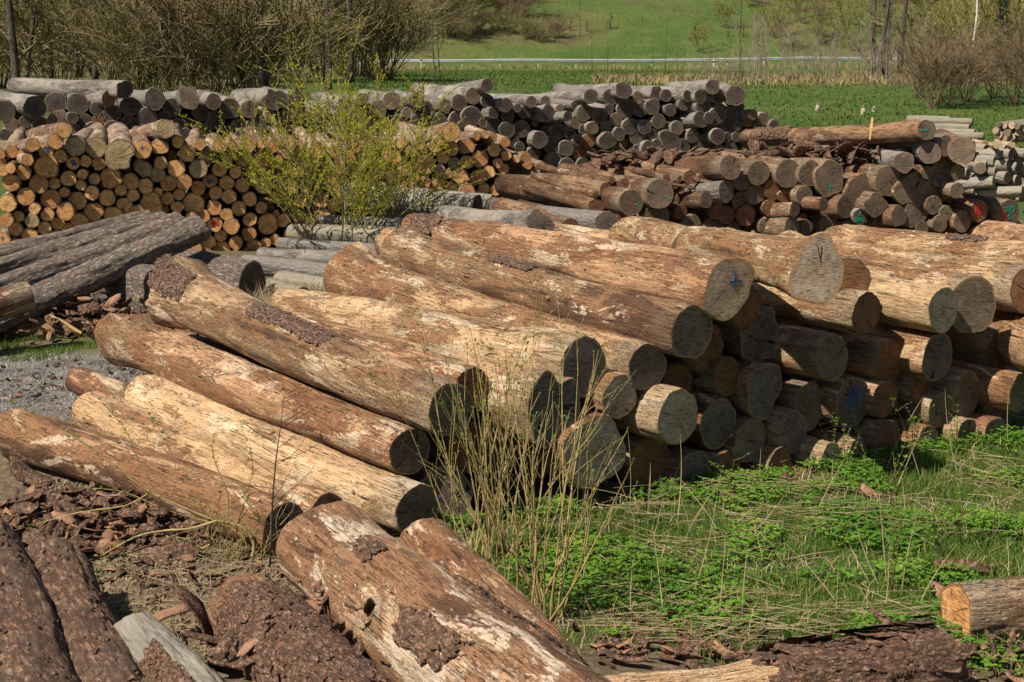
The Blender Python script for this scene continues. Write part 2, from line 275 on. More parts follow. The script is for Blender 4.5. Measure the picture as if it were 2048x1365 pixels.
# ------------------------------------------------------------ logs
def solve_tail(Fp,px,py,L):
    d=ray(px,py); o=CAM-Fp; a=d.dot(d); b=2*d.dot(o); c=o.dot(o)-L*L; D=b*b-4*a*c
    Y=(-b+math.sqrt(D))/(2*a) if D>0 else -b/(2*a)
    return CAM+d*Y
SEED=[0]
def log(name,A,B,r0,r1,body,end,irr=0.0,flake=0.0,butt=0.0,rough=.012,nseg=28,nring=12,bend=0.0,taper_end=False,caps=(True,False),decay=.45,label=None,group=None,cat='log',prof=None,seed=None,up=None,tailend=None,flat=0):
    """A = centre of the sawn end, B = centre of the far end; local z runs A->B"""
    SEED[0]+=1; sdn=seed if seed is not None else SEED[0]; sd=sdn*13.7; g=random.Random(sdn)
    zl=(B-A); L=zl.length; zl.normalize(); upv=Vector((0,0,1)); xl=upv.cross(zl).normalized(); yl=zl.cross(xl)
    from mathutils import Matrix
    mat=Matrix((xl,yl,zl)).transposed().to_4x4(); mat.translation=A
    amp=[(irr*g.gauss(0,1)/k**.6,g.uniform(0,6.28)) for k in range(1,7)]
    amp0=[(.012*g.gauss(0,1),g.uniform(0,6.28)) for k in range(2,5)]
    def outl(t): 
        if prof:
            v=math.degrees(math.pi-t)%360
            for (a0,q0),(a1,q1) in zip(prof,prof[1:]+[(prof[0][0]+360,prof[0][1])]):
                for vv in (v,v+360):
                    if a0<=vv<=a1: u=(vv-a0)/(a1-a0); u=u*u*(3-2*u); return 1.6*(q0+(q1-q0)*u-1)
        s=sum(a*math.cos((k+2)*t+p) for k,(a,p) in enumerate(amp))
        return max(-.3,min(.3,s))
    def o0(t): return sum(a*math.cos((k+2)*t+p) for k,(a,p) in enumerate(amp0))
    ang=[2*math.pi*i/nseg for i in range(nseg)]
    zs=[0,.012]+[L*(j/nring)**1.0 for j in range(1,nring)]
    if irr>.02 or True: zs+= [.12,.3]
    if taper_end: zs+=[L-.16,L-.08,L-.03,L-.008]
    zs=sorted(set([z for z in zs if z<L]))+[L]
    bx,by=g.uniform(-1,1)*bend,g.uniform(-1,1)*bend
    def rad(i,z):
        t=z/L; a=ang[i]
        r=(r0*(1-t)+r1*t)*(1+outl(a)*(math.exp(-z/decay)) + o0(a))
        if irr>.03: r*=1-.10*min(1,irr*6)*(1-math.exp(-z/.3))
        if butt: 
            q=max(0,1-(L-z)/.75); r*=1+butt*q*q*(1+.7*math.cos(2*a+amp[2][1])+.5*math.cos(3*a+amp[3][1]))
        r+=rough*(noise.noise(Vector((math.cos(a)*1.3+sd,math.sin(a)*1.3,z*1.1)))+.55*noise.noise(Vector((math.cos(a)*4+sd,math.sin(a)*4,z*3.2)))+.35*noise.noise(Vector((math.cos(a)*9+sd,math.sin(a)*9,z*7))))
        if flake: r+=flake*(noise.noise(Vector((math.cos(a)*16*r0/.25+sd,math.sin(a)*16*r0/.25,z*11)))+.7*noise.noise(Vector((math.cos(a)*34*r0/.25+sd,math.sin(a)*34*r0/.25,z*26))))
        if z<.006: r*=.975
        if taper_end:
            e=L-z
            if e<.16: r*=1-.34*(1-e/.16)**2.2
        return r
    def pt(i,z,dr=0):
        r=rad(i,z)+dr; b=math.sin(math.pi*z/L); return Vector((math.cos(ang[i])*r+bx*b,math.sin(ang[i])*r+by*b,z))
    V=[];Fc=[]
    for z in zs:
        for i in range(nseg): V.append(tuple(pt(i,z)))
    m=len(zs)
    for j in range(m-1):
        for i in range(nseg):
            i2=(i+1)%nseg; Fc.append((j*nseg+i,j*nseg+i2,(j+1)*nseg+i2,(j+1)*nseg+i))
    mi=[0]*len(Fc); rr=[1.0]*len(V)
    if not caps[1]:   # closed far end inside the body mesh
        b=len(V); V.append((0,0,L+(.02 if taper_end else 0))); rr.append(0)
        for i in range(nseg): Fc.append(((m-1)*nseg+i,(m-1)*nseg+(i+1)%nseg,b)); mi.append(0 if taper_end else 1)
    me=mesh(name,V,Fc,[body,tailend or end],True,mi,{'rr':rr})
    root=obj(name,me); root.matrix_world=mat
    def cap(z,sgn,emat):
        RR=(0,.3,.6,.85,1.0); CV=[(0,0,z)];cr=[0.0]
        for q in RR[1:]:
            for i in range(nseg):
                p=pt(i,z); zz=z; CV.append((p.x*q,p.y*q,zz)); cr.append(q)
        CF=[]
        for i in range(nseg):
            i2=(i+1)%nseg; f=(0,1+i2,1+i); CF.append(f if sgn<0 else f[::-1])
        for q in range(3):
            for i in range(nseg):
                i2=(i+1)%nseg; a=1+q*nseg; f=(a+i,a+i2,a+nseg+i2,a+nseg+i); CF.append(f if sgn<0 else f[::-1])
        cm=mesh('cut_face',CV,CF,emat,False,None,{'rr':cr}); obj('cut_face',cm,root)
    if caps[0]: cap(0,-1,end)
    if caps[1]: cap(L,1,tailend or end)
    tag(root,label,cat,group)
    root['_r']=r0
    info=dict(root=root,pt=pt,L=L,ang=ang,nseg=nseg,r0=r0,r1=r1,rad=rad,g=g,bx=bx,by=by,sd=sd,mat=mat)
    return info
def surf(info,z,th,dr=0):
    n=info['nseg']; f=(th/(2*math.pi)*n)%n; i=int(f); t=f-i; r=info['rad'](i%n,z)*(1-t)+info['rad']((i+1)%n,z)*t+dr
    b=math.sin(math.pi*z/info['L']); return Vector((math.cos(th)*r+info['bx']*b,math.sin(th)*r+info['by']*b,z))
def bark_patch(info,z0,z1,t0,t1,mat,thick=.016,res=.022,frac=.5,seed=0,name='bark_patch',label='ragged strip of scaly bark left on the peeled wood'):
    nz=max(6,int((z1-z0)/res)); nt=max(6,int((t1-t0)*info['r0']/(res*.8)))
    V=[];Fc=[]
    for j in range(nz+1):
        for i in range(nt+1):
            u=j/nz; w=i/nt; z=z0+(z1-z0)*u; th=t0+(t1-t0)*w
            e=1-max(abs(2*u-1)**2.2,abs(2*w-1)**2.2)
            n1=noise.noise(Vector((z*2.2+seed,th*info['r0']*4,seed*3.1)))*.9+noise.noise(Vector((z*8+seed,th*info['r0']*12,seed)))*.5+noise.noise(Vector((z*25,th*info['r0']*30,seed)))*.25
            s=e*1.25-frac+n1*.55; k=min(1,max(0,s/.10))
            tex=.5+.5*noise.noise(Vector((z*22+seed,th*info['r0']*45,3)))+.3*noise.noise(Vector((z*60,th*info['r0']*80,9)))
            dr=-.012+k*(.012+thick*(.35+.75*tex))
            V.append(tuple(surf(info,z,th,dr)))
    for j in range(nz):
        for i in range(nt):
            a=j*(nt+1)+i; Fc.append((a,a+1,a+nt+2,a+nt+1))
    me=mesh(name,V,Fc,mat,True); o=obj(name,me,info['root']); tag(o,label)
    def inside(z,th):
        u=(z-z0)/(z1-z0); w=(th-t0)/(t1-t0); e=1-max(abs(2*u-1)**2.2,abs(2*w-1)**2.2)
        n1=noise.noise(Vector((z*2.2+seed,th*info['r0']*4,seed*3.1)))*.9+noise.noise(Vector((z*8+seed,th*info['r0']*12,seed)))*.5
        return e*1.25-frac+n1*.55>.07
    flakes(info,int((z1-z0)*(t1-t0)*info['r0']*2600),z0,z1,t0,t1,.03,mat,.010,seed,None,thick*.8,inside)
    return o
def flakes(info,n,z0,z1,t0,t1,size,mat,lift=.006,seed=1,label=None,base=0.0,keepf=None):
    """small curled scales of bark lying over the bark surface"""
    g=random.Random(seed); V=[];Fc=[]
    for _ in range(n):
        z=g.uniform(z0,z1); th=g.uniform(t0,t1)
        if keepf and not keepf(z,th): continue
        if noise.noise(Vector((z*2.3+seed,th*1.7,seed)))+.6*noise.noise(Vector((z*7+seed,th*5,seed)))<-.12: continue
        p=surf(info,z,th,base+g.uniform(-.002,lift)); nrm=Vector((math.cos(th),math.sin(th),0)); tn=Vector((-math.sin(th),math.cos(th),0)); ax=Vector((0,0,1))
        a=g.gauss(0,.3); u=(ax*math.cos(a)+tn*math.sin(a)); v=nrm.cross(u); l=size*1.5*g.uniform(.5,1.5); w=l*g.uniform(.3,.6); up=g.uniform(.0,.13)*l; up2=g.uniform(-.1,.15)*w
        c=[p-u*l*.5-v*w*.35+nrm*(-.003),p-u*l*.45+v*w*.4+nrm*(-.003),p+u*l*.1+v*w*.55+nrm*(up2+.002),p+u*l*.5+v*w*.2+nrm*up,p+u*l*.45-v*w*.35+nrm*up,p-u*l*.05-v*w*.5+nrm*.004]
        k=len(V); V+=[tuple(q) for q in c]; Fc+=[(k,k+1,k+2,k+5),(k+5,k+2,k+3,k+4)]
    o=obj('bark_scales',mesh('bark_scales',V,Fc,mat,False),info['root']); tag(o,label,kind='stuff'); return o
def knots(info,n):
    g=info['g']
    for _ in range(n):
        b=Buf()
        z=g.uniform(.4,info['L']-.4); th=g.uniform(-.3,1.9); p=surf(info,z,th,-.005); d=Vector((math.cos(th),math.sin(th),-.5)).normalized()
        r=g.uniform(.011,.022); b.tube([p-d*.01,p+d*g.uniform(.008,.03)],[r*1.3,r*.8],7)
        obj('knot',b.mesh('knot',M['chipin']),info['root'])
def strokes(info,polys,mat,w=.010,side=-1,z=0):
    """painted marks; polys in fractions of the radius, x to the right as seen, y up"""
    b=Buf(); r=info['r0']
    for pl in polys:
        pts=[Vector((-x*r,y*r,z-.004)) for x,y in pl]
        for p,q in zip(pts,pts[1:]):
            d=(q-p); 
            if d.length<1e-5: continue
            d.normalize(); n=Vector((-d.y,d.x,0))*w*.5; k=len(b.v); e=d*w*.4
            b.v+=[p-e-n,p-e+n,q+e+n,q+e-n]+[v+Vector((0,0,.0035)) for v in (p-e-n,p-e+n,q+e+n,q+e-n)]
            for f in ((0,1,2,3),(7,6,5,4),(0,4,5,1),(1,5,6,2),(2,6,7,3),(3,7,4,0)): b.f.append(tuple(k+i for i in f))
    o=obj('paint_mark',b.mesh('paint_mark',mat,False),info['root']); return o
def cross(cx,cy,s=.22): return [[(cx-s,cy),(cx+s,cy)],[(cx,cy-s*1.2),(cx,cy+s*1.2)]]
def scrib(seed,cx,cy,s=.4,n=3):
    g=random.Random(seed); return [[(cx+g.uniform(-s,s),cy+g.uniform(-s,s)) for _ in range(5)] for _ in range(n)]
DIG={'2':[(0,.8),(.3,1),(.6,.8),(.5,.5),(0,0),(.6,0)],'0':[(0,.2),(0,.8),(.3,1),(.6,.8),(.6,.2),(.3,0),(0,.2)],'1':[(.1,.8),(.3,1),(.3,0)],'9':[(.6,.6),(.3,.45),(0,.7),(.3,1),(.6,.8),(.5,.2),(.2,0)],
 '3':[(0,1),(.6,1),(.3,.6),(.6,.3),(.3,0),(0,.1)],'4':[(.5,0),(.5,1),(0,.35),(.7,.35)],'5':[(.6,1),(0,1),(0,.55),(.5,.55),(.55,.2),(0,0)],'6':[(.5,1),(.05,.4),(.1,0),(.5,.05),(.5,.45),(.05,.4)],'K':[(0,1),(0,0),(0,.5),(.5,1),(.1,.5),(.6,0)],'J':[(.5,1),(.5,.2),(.25,0),(0,.2)]}
def text(s,cx,cy,h):
    out=[];w=h*.62*len(s)
    for i,c in enumerate(s):
        if c in DIG: out.append([(cx-w/2+i*h*.62+x*h*.7,cy-h/2+y*h) for x,y in DIG[c]])
    return out
ORD=lambda n: str(n)+('th' if 10<=n%100<=20 else {1:'st',2:'nd',3:'rd'}.get(n%10,'th'))
def hdir(az): return Vector((-math.sin(R(az)),math.cos(R(az)),0))
CNT={}
def pile(spec,ox,oy,sc,Yf,az,L,kind):
    """spec: 'x,y,r[,flags[,tailx,taily]]' in zoomed pixels; kind decides look and wording"""
    out=[]
    for tok in spec.split():
        p=tok.split(','); x,y,r=[float(q) for q in p[:3]]; fl=p[3] if len(p)>3 else ''
        t=(ox+float(p[4])/sc,oy+float(p[5])/sc) if len(p)>5 else None
        out.append([ox+x/sc,oy+y/sc,r/sc,fl,t])
    return out
def build_pile(items,Yf,az,L,kind,fill=None,stretch=1.0):
    # drop duplicates
    keep=[]
    for it in items:
        if any((it[0]-k[0])**2+(it[1]-k[1])**2<(.55*(it[2]+k[2]))**2 for k in keep): continue
        keep.append(it)
    if fill:
        poly,rng,seed,n=fill; g=random.Random(seed)
        def inside(x,y):
            c=False;j=len(poly)-1
            for i in range(len(poly)):
                xi,yi=poly[i];xj,yj=poly[j]
                if (yi>y)!=(yj>y) and x<(xj-xi)*(y-yi)/(yj-yi)+xi: c=not c
                j=i
            return c
        x0=min(p[0] for p in poly);x1=max(p[0] for p in poly);y0=min(p[1] for p in poly);y1=max(p[1] for p in poly)
        for _ in range(n):
            x=g.uniform(x0,x1);y=g.uniform(y0,y1)
            if not inside(x,y): continue
            d=min([math.hypot(x-k[0],y-k[1])-k[2] for k in keep]+[99])
            if d>rng[0]*.72:
                keep.append([x,y,min(rng[1],d*1.12),'f',None])
    # labels: rows from the top, then left to right
    keep.sort(key=lambda k:k[0]); h=kind['row']; rows={}
    cols={}
    for k in keep:
        top=min(q[1]-q[2] for q in keep if abs(q[0]-k[0])<60)
        k.append(max(1,int((k[1]-top)/h)+1)); rows.setdefault(k[5],[]).append(k)
    res=[]
    for ri,row in sorted(rows.items()):
        for ci,k in enumerate(row):
            x,y,r,fl,t,_=k; g=random.Random(int(x*31+y*7)); filler='f' in fl
            off=g.uniform(-.06,.06)+(.28 if filler else 0)-(.14 if g.random()<.12 else 0)-(.25 if t else .15 if 'b' in fl else 0)
            if 'n' in fl: off-=.2
            Y=Yf(x)+off; A=P(x,y,Y); dep=Y*CT+(CAMZ-A.z)*ST; rm=1.06*r*dep/F
            if t: B=solve_tail(A,t[0],t[1],L)
            else:
                d=hdir(az+g.uniform(-4,4)+(16 if 'b' in fl else 0)); d.z=g.uniform(-.02,.015)-(.10 if 'b' in fl else 0)-max(0,(A.z-1.6))*.03; B=A+d.normalized()*kind.get('Ld',L)
                if B.z<rm: B.z=rm
            bm,em,cn=kind['look'](fl,g)
            irr=.19 if 'I' in fl else (.085 if 'i' in fl else g.choice((.01,.018,.03)))
            sz='thick' if r>kind['r'][1] else ('thin' if r<kind['r'][0] else 'medium')
            shp='lobed ' if 'i' in fl or 'I' in fl else ''
            mk=' with blue paint' if 'B' in fl else (' with red paint' if 'R' in fl else (' with green paint' if 'G' in fl else ''))
            lab=f"{sz} {shp}{cn}{mk}, {ORD(ci+1)} from left in {ORD(ri)} row, {kind['where']}"
            inf=log(kind['name'],A,B,rm,rm*(g.uniform(.85,1.0) if not t else g.uniform(.9,1.15)),bm,em,irr=irr,nseg=20,nring=7,rough=.014,bend=.03,label=lab,group=kind['group'],tailend=em)
            inf.update(px=x,py=y,fl=fl); res.append(inf)
            if 'B' in fl: strokes(inf,scrib(int(x),0,.05,.5,3) if g.random()<.7 else cross(0,.2),M['blue'],.010)
            if 'R' in fl: strokes(inf,scrib(int(x),0,.05,.5,4),M['redp'],.012)
            if 'G' in fl: strokes(inf,cross(.05,-.45,.2),M['green'],.010)
    return res
# ---- the fresh orange pile
S=2.923
o1="375,763,45,b,180,800 190,848,40,b,-60,860 325,828,45,b,180,830 268,882,45,B 355,915,38 160,935,35,b,0,910 443,855,57,P 560,863,60,P 970,755,53,P,720,830 1040,832,35 1170,845,33,b 1285,852,43,b 1360,858,30,b 1455,845,45,b 1530,840,28,b 1685,832,38,b,1480,850 698,905,85,iP 832,875,55,B 935,862,45,i 1090,900,50,i 1212,915,48,P 1330,928,34 1422,930,50,i 1527,932,50 60,985,30 10,1000,35 140,1010,42 272,975,68,i 428,955,38,B 500,945,34 575,962,37 835,985,50,iP 940,955,38 1030,985,50 1160,990,52,P 1283,990,45 1375,1010,35 1478,1010,45 1765,965,80 65,1070,50 228,1077,55 318,1075,33 400,1045,45 483,1020,30 552,1048,33 472,1085,30 648,1040,60,i 762,1062,47 920,1022,45,P 850,1090,45 985,1075,45,d 1075,1065,45,d 1228,1060,40,B 1325,1072,43 1418,1083,43 1540,1085,50 45,1190,50 152,1152,50 298,1167,58 378,1127,30 453,1175,52 538,1130,42 628,1160,47 708,1113,33 778,1142,36 922,1125,27 1045,1138,34 1160,1100,42,d 885,1195,68,i 980,1162,37 1260,1130,40 1340,1150,42 1460,1165,42 1130,1193,62 728,1202,46 203,1222,33 383,1240,50,d 548,1240,55 660,1262,55 800,1245,45,d 1035,1215,35 1255,1215,42 1527,1215,34 1395,1220,42 35,1290,42 110,1268,33 187,1293,40,P 277,1257,38 337,1307,38 465,1302,53 260,1335,38 400,1345,40 550,1338,42 90,1340,40 1190,1265,38,d 1325,1258,35 1120,1275,35,d 1258,1312,43,R 1460,1285,40 1565,1310,60 1655,1290,40 1355,1325,45 1745,1265,35 1680,895,35 1740,870,38 1650,1150,38 1700,1090,40 1790,1130,42 1800,1050,40,P 1880,1170,45 1620,1060,40,P 1750,1180,35 1810,1290,38 1890,1260,40 1950,1200,40 1980,980,45 1860,880,45 1940,1080,45 2000,1130,38"
o4="15,90,42,B 88,40,40 175,68,47 262,20,40 312,72,35 400,42,40,P 475,60,32 548,25,42 115,150,70,i 240,130,55 12,190,38 1145,140,35 1222,105,38 1200,170,38 1293,150,52 1290,68,35 1380,108,40 1455,57,42 1482,128,42 1553,108,30 1380,180,28 1610,90,33 1440,172,30 1700,60,40 1780,40,40 1870,30,40"
o2="668,772,58,,140,880 375,840,30 483,843,35 608,822,32 572,863,30 817,795,26,b 870,787,25,b 913,803,27,b 982,833,32 760,855,48,i 672,873,40 620,920,38 428,885,32 340,925,36 255,940,50 508,955,65 685,957,37,P 757,950,40,i 835,930,50,d 918,880,38 990,910,30 1048,930,22 1103,918,30,b 943,955,30 597,993,34,P 648,1020,27 722,1030,48 825,1038,52,i 890,1005,35 1120,965,25 975,990,32,d 400,990,40 452,1045,28 515,1068,33 592,1080,38 668,1110,43 762,1118,43 860,1105,33 840,1140,32 928,1115,33 535,1125,35 455,1110,42 1160,1010,28 1255,1010,37,P 395,1085,38 325,1030,45 270,1100,25 350,1120,25 1195,985,38,d"
items=pile(o1,0,0,S,None,0,0,None)+pile(o4,0,449,S,None,0,0,None)+pile(o2,674,0,S,None,0,0,None)
def look_o(fl,g):
    if 'P' in fl: return M['fresh'],M['e_pale'],'pale tan log'
    if 'd' in fl or 'f' in fl: return M['fresh'],M['e_orange2'],'rusty brown log'
    return (M['fresh'],M['e_orange'],'orange log') if g.random()<.72 else (M['fresh'],M['e_orange2'],'rusty orange log')
YO=lambda px:24.0+.0036*px
K_o=dict(name='fresh_log',row=27,r=(12,16.5),look=look_o,where='orange pile',group='fresh logs in the orange pile')
build_pile(items,YO,12,4.0,K_o,fill=([(0,290),(120,300),(260,300),(600,290),(900,300),(1000,330),(1000,390),(700,395),(600,470),(470,515),(0,525)],(8,13),3,3300))
# ---- the weathered grey pile behind
g1="25,650,60,d 205,630,65,i,-200,570 327,600,58,i 455,610,60 728,525,53,i,85,505 635,580,42,,180,545 568,637,40 150,715,35 65,730,40 425,690,33 500,705,38 345,715,65 575,710,35 655,667,48 765,625,55 905,580,60,i,760,570 1005,630,53 1105,570,62,I,970,590 1247,595,45,,1120,570 1345,635,58 1460,640,50 1612,585,65,I,1395,580 1720,570,35 1700,660,50 865,685,52 655,745,38 755,735,58 1045,730,40 1175,660,45 1265,705,55,i 1390,735,38 1580,685,35 1500,750,60 1185,780,58 1330,790,50 1610,760,35 550,775,60 440,760,35 130,780,45 35,790,35 240,745,50 660,830,45 1085,790,40 1640,710,30 1690,770,40 1420,790,40 960,690,40"
g2="150,580,35,,-120,610 320,590,50 460,583,40,,340,560 878,500,38,,490,560 797,563,48 527,630,33 635,620,38,i 715,600,45 880,590,38 413,660,33 478,710,45 600,710,45 785,685,60 915,660,34,b 985,615,42 1055,632,25 1135,597,32,,900,590 1218,592,30 1105,655,38 1485,565,42,,1160,590 1675,530,48,i,1380,545 1600,570,48 1760,572,35 1870,550,42,i 1925,560,35 1235,660,45,ib 1350,680,30,b 1450,660,48,i 1540,680,43 1590,640,30 1690,635,55 1845,625,45,i 1775,645,40 2030,610,35 1400,715,38 1635,700,38 1950,645,35 1880,710,42 1715,740,47 1450,760,35 1495,750,38 1575,745,35 1650,785,38 1800,745,40 1935,750,33 1365,780,32 1410,820,32 1185,820,48,n 1290,770,45 995,760,48 1080,755,48 915,730,45 700,700,45 1260,850,50 1340,870,45 1425,890,50 1490,895,28 1470,825,40 1585,820,52,i 1640,890,40 1760,885,40 1820,870,45 1870,845,30 1905,895,38 1950,820,60,i 1760,800,50 1860,790,35 1990,750,40 2030,850,40 1035,830,35 1070,860,30 1270,940,50 1345,970,45 1150,900,40 1000,680,38 860,720,30 1520,920,45 1440,970,45 740,740,35 300,800,45 200,760,50 370,720,50 240,640,50 120,680,50 50,620,45"
g3="225,508,42,,-20,525 360,560,58,i,280,530 80,560,32,b 155,565,40,b 65,615,32 155,625,32,b 262,565,42 190,620,28 270,635,30 335,662,35 385,630,30 465,672,32,b 525,697,38 585,735,32 160,700,50,ib 205,690,32 250,680,50 320,740,48 395,690,32 435,715,30 20,755,40 110,795,40 180,835,45 255,800,45 310,805,30 365,800,30 15,820,35 65,860,32 265,880,32 335,870,38 230,740,30 380,735,28 500,735,25 560,790,25 620,780,22"
items=pile(g1,0,0,S,None,0,0,None)+pile(g2,674,0,S,None,0,0,None)+pile(g3,1348,0,S,None,0,0,None)
def look_g(fl,g):
    q=g.random()
    if q<.80: return M['grey'],M['e_dark'],'dark log'
    if q<.95: return M['grey'],M['e_mid'],'grey log'
    return M['grey'],M['e_red'],'brown log'
YG=lambda px:29.6+.0012*px
K_g=dict(name='weathered_log',row=30,r=(12,16.5),look=look_g,where='grey pile',group='weathered logs in the long grey pile')
build_pile(items,YG,17,4.0,K_g,fill=([(0,205),(200,215),(560,215),(680,215),(950,215),(1200,205),(1480,205),(1540,240),(1500,300),(1200,330),(1050,360),(940,290),(560,290),(0,290)],(7.5,16),5,2600))
# ---- the barky pile on the right
m3="1478,762,60,M,420,805 1495,895,62,,1180,830 1580,855,60 1683,882,76,,1560,830 1345,950,60,,735,880 1585,1012,88,i 1480,1010,38 330,980,68,,-480,1000 495,1012,70 668,1015,80 793,1015,72 910,1045,98,iG 1255,1060,88,i 1400,1100,104,I 400,1055,58 305,1118,62,b 190,1168,48,b 390,1180,55 480,1140,56 577,1110,58,r 655,1150,44,r 762,1145,55 255,1235,50,r 40,1240,42,r 560,1217,46,r 705,1228,42,b 875,1195,40,bn 1000,1210,68,b 1085,1120,92,i 1180,1200,70,i 1090,1268,48,N 1315,1265,62,b 1410,1250,80,i 1500,1120,60,G 1655,1115,44,n 1685,1140,98,i 1785,1235,62,rR 1955,1250,80,W 1555,1310,48 1685,1295,60 1590,1250,45 1520,1200,55 690,1330,60,b 555,1330,60 420,1260,62,r 310,1260,50,r 240,1330,66,X 350,1340,42,r 905,1320,62 110,1310,50 1660,1010,48 1190,1295,32 780,1330,40 1010,1330,40 1450,1340,45"
m2="1887,1135,84,g,1240,1045 1720,1185,76,g,985,1090 1575,1305,68,g,915,1210 1690,1300,58,r 1185,1320,84,i,620,1275 1870,1270,80,g 1985,1240,45,r 1360,1360,75,r 1480,1420,60"
items=pile(m3,1348,0,S,None,0,0,None)+pile(m2,674,0,S,None,0,0,None)
def look_m(fl,g):
    if 'r' in fl or 'f' in fl: return M['barkyb'],M['e_red'],'reddish log'
    q=g.random(); b=M['barkyb'] if q<.75 else M['grey']
    return (b,M['e_mid'],'grey-brown log') if q<.75 else (b,M['e_grey'],'grey log')
def YM(px): return 19.2+.0006*(px-1150) if px>1150 else 18.6
K_m=dict(name='barky_log',row=44,r=(15,22),look=look_m,where='barky pile',Ld=2.4,group='logs in the barky pile on the right')
MP=build_pile(items,YM,21,4.6,K_m,fill=([(1200,360),(1500,350),(1900,350),(1960,470),(1930,500),(1280,520),(1160,500)],(7,18),9,5000))
for q in MP:
    if 'N' in q['fl']: strokes(q,text('JK',-.05,.3,.4)+text('20019',-.05,-.35,.42)+[[(-.6,.05),(.6,-.2)]],M['green'],.008); q['root']['label']='log end with green letters and the number 20019, low in the barky right pile'
    if 'X' in q['fl']: strokes(q,[[(.2,.5),(.5,.1)],[(.2,.1),(.5,.5)]],M['blue'],.012); q['root']['label']='pale log end with a small blue cross, low left in the barky pile'
    if 'W' in q['fl']: strokes(q,[[(-.5,.4),(-.45,.1),(-.4,-.2),(-.3,-.5)],[(-.5,.3),(-.4,-.1),(-.35,-.4)]],M['redp'],.03); strokes(q,text('2019',.1,.3,.4)+text('5',.2,-.2,.4),M['green'],.010); q['root']['label']='log end with a thick red stroke and green scribbles at the right edge'
    if 'g' in q['fl']: strokes(q,[[(.35,-.1),(.75,-.35)]],M['green'],.012)
    if 'M' in q['fl']:
        q['root']['label']='long barkless log lying on top of the barky right pile, highest there'; strokes(q,[[(-.6,0),(.1,.02)]],M['green'],.018)
        bark_patch(q,3.0,4.4,-.6,1.6,M['chip'],.03,seed=3)
# ---- far pile at the right edge
f3="1790,985,32,b,1690,955 1880,945,30 1915,905,25 1970,905,28 1955,965,32,b 2010,985,32 2035,950,25 1750,1050,32 1808,1048,30 1870,1065,32,b 1895,1005,35 1840,965,35,i 1950,1040,35 2010,1055,30 1910,1110,36 1955,1108,28 1985,1090,22 1820,1125,34 1850,1130,30 1770,1110,32 1720,1010,25 2040,1120,30,b 1965,1155,25 1885,855,16,P,1740,830 1980,850,16,P,1880,830 2060,900,28 2080,1000,32 2075,1060,30 2100,1100,30 2100,950,30 1900,1150,25 1780,1150,28 2030,1160,25"
items=pile(f3,1348,0,S,None,0,0,None)
def look_f(fl,g): return (M['peelpale'],M['e_pale'],'pale log') if 'P' in fl else (M['greyside'],M['e_mid'] if g.random()<.6 else M['e_grey'],'grey log')
K_f=dict(name='grey_log',row=22,r=(9,11.5),look=look_f,where='far right pile',group='logs in the small far right pile')
build_pile(items,lambda px:27.0,40,4.0,K_f,fill=([(1940,290),(2060,300),(2080,400),(1950,390)],(6,12),4,1500))
f4="1898,728,14 1930,735,18 1975,735,20 2005,740,18 2040,745,20 1880,765,18 1900,790,20 1945,780,22 1975,800,20 2010,775,20 2030,800,20 1890,815,16 1930,815,18 1960,825,16 2060,760,20 2070,800,20"
K_t=dict(name='grey_log',row=14,r=(5.5,6.6),look=lambda fl,g:(M['greyside'],M['e_lit'] if g.random()<.5 else M['e_mid'],'grey log'),where='distant stack',group='logs in the distant stack at the right edge')
build_pile(pile(f4,1348,0,S,None,0,0,None),lambda px:42,-40,3.5,K_t)
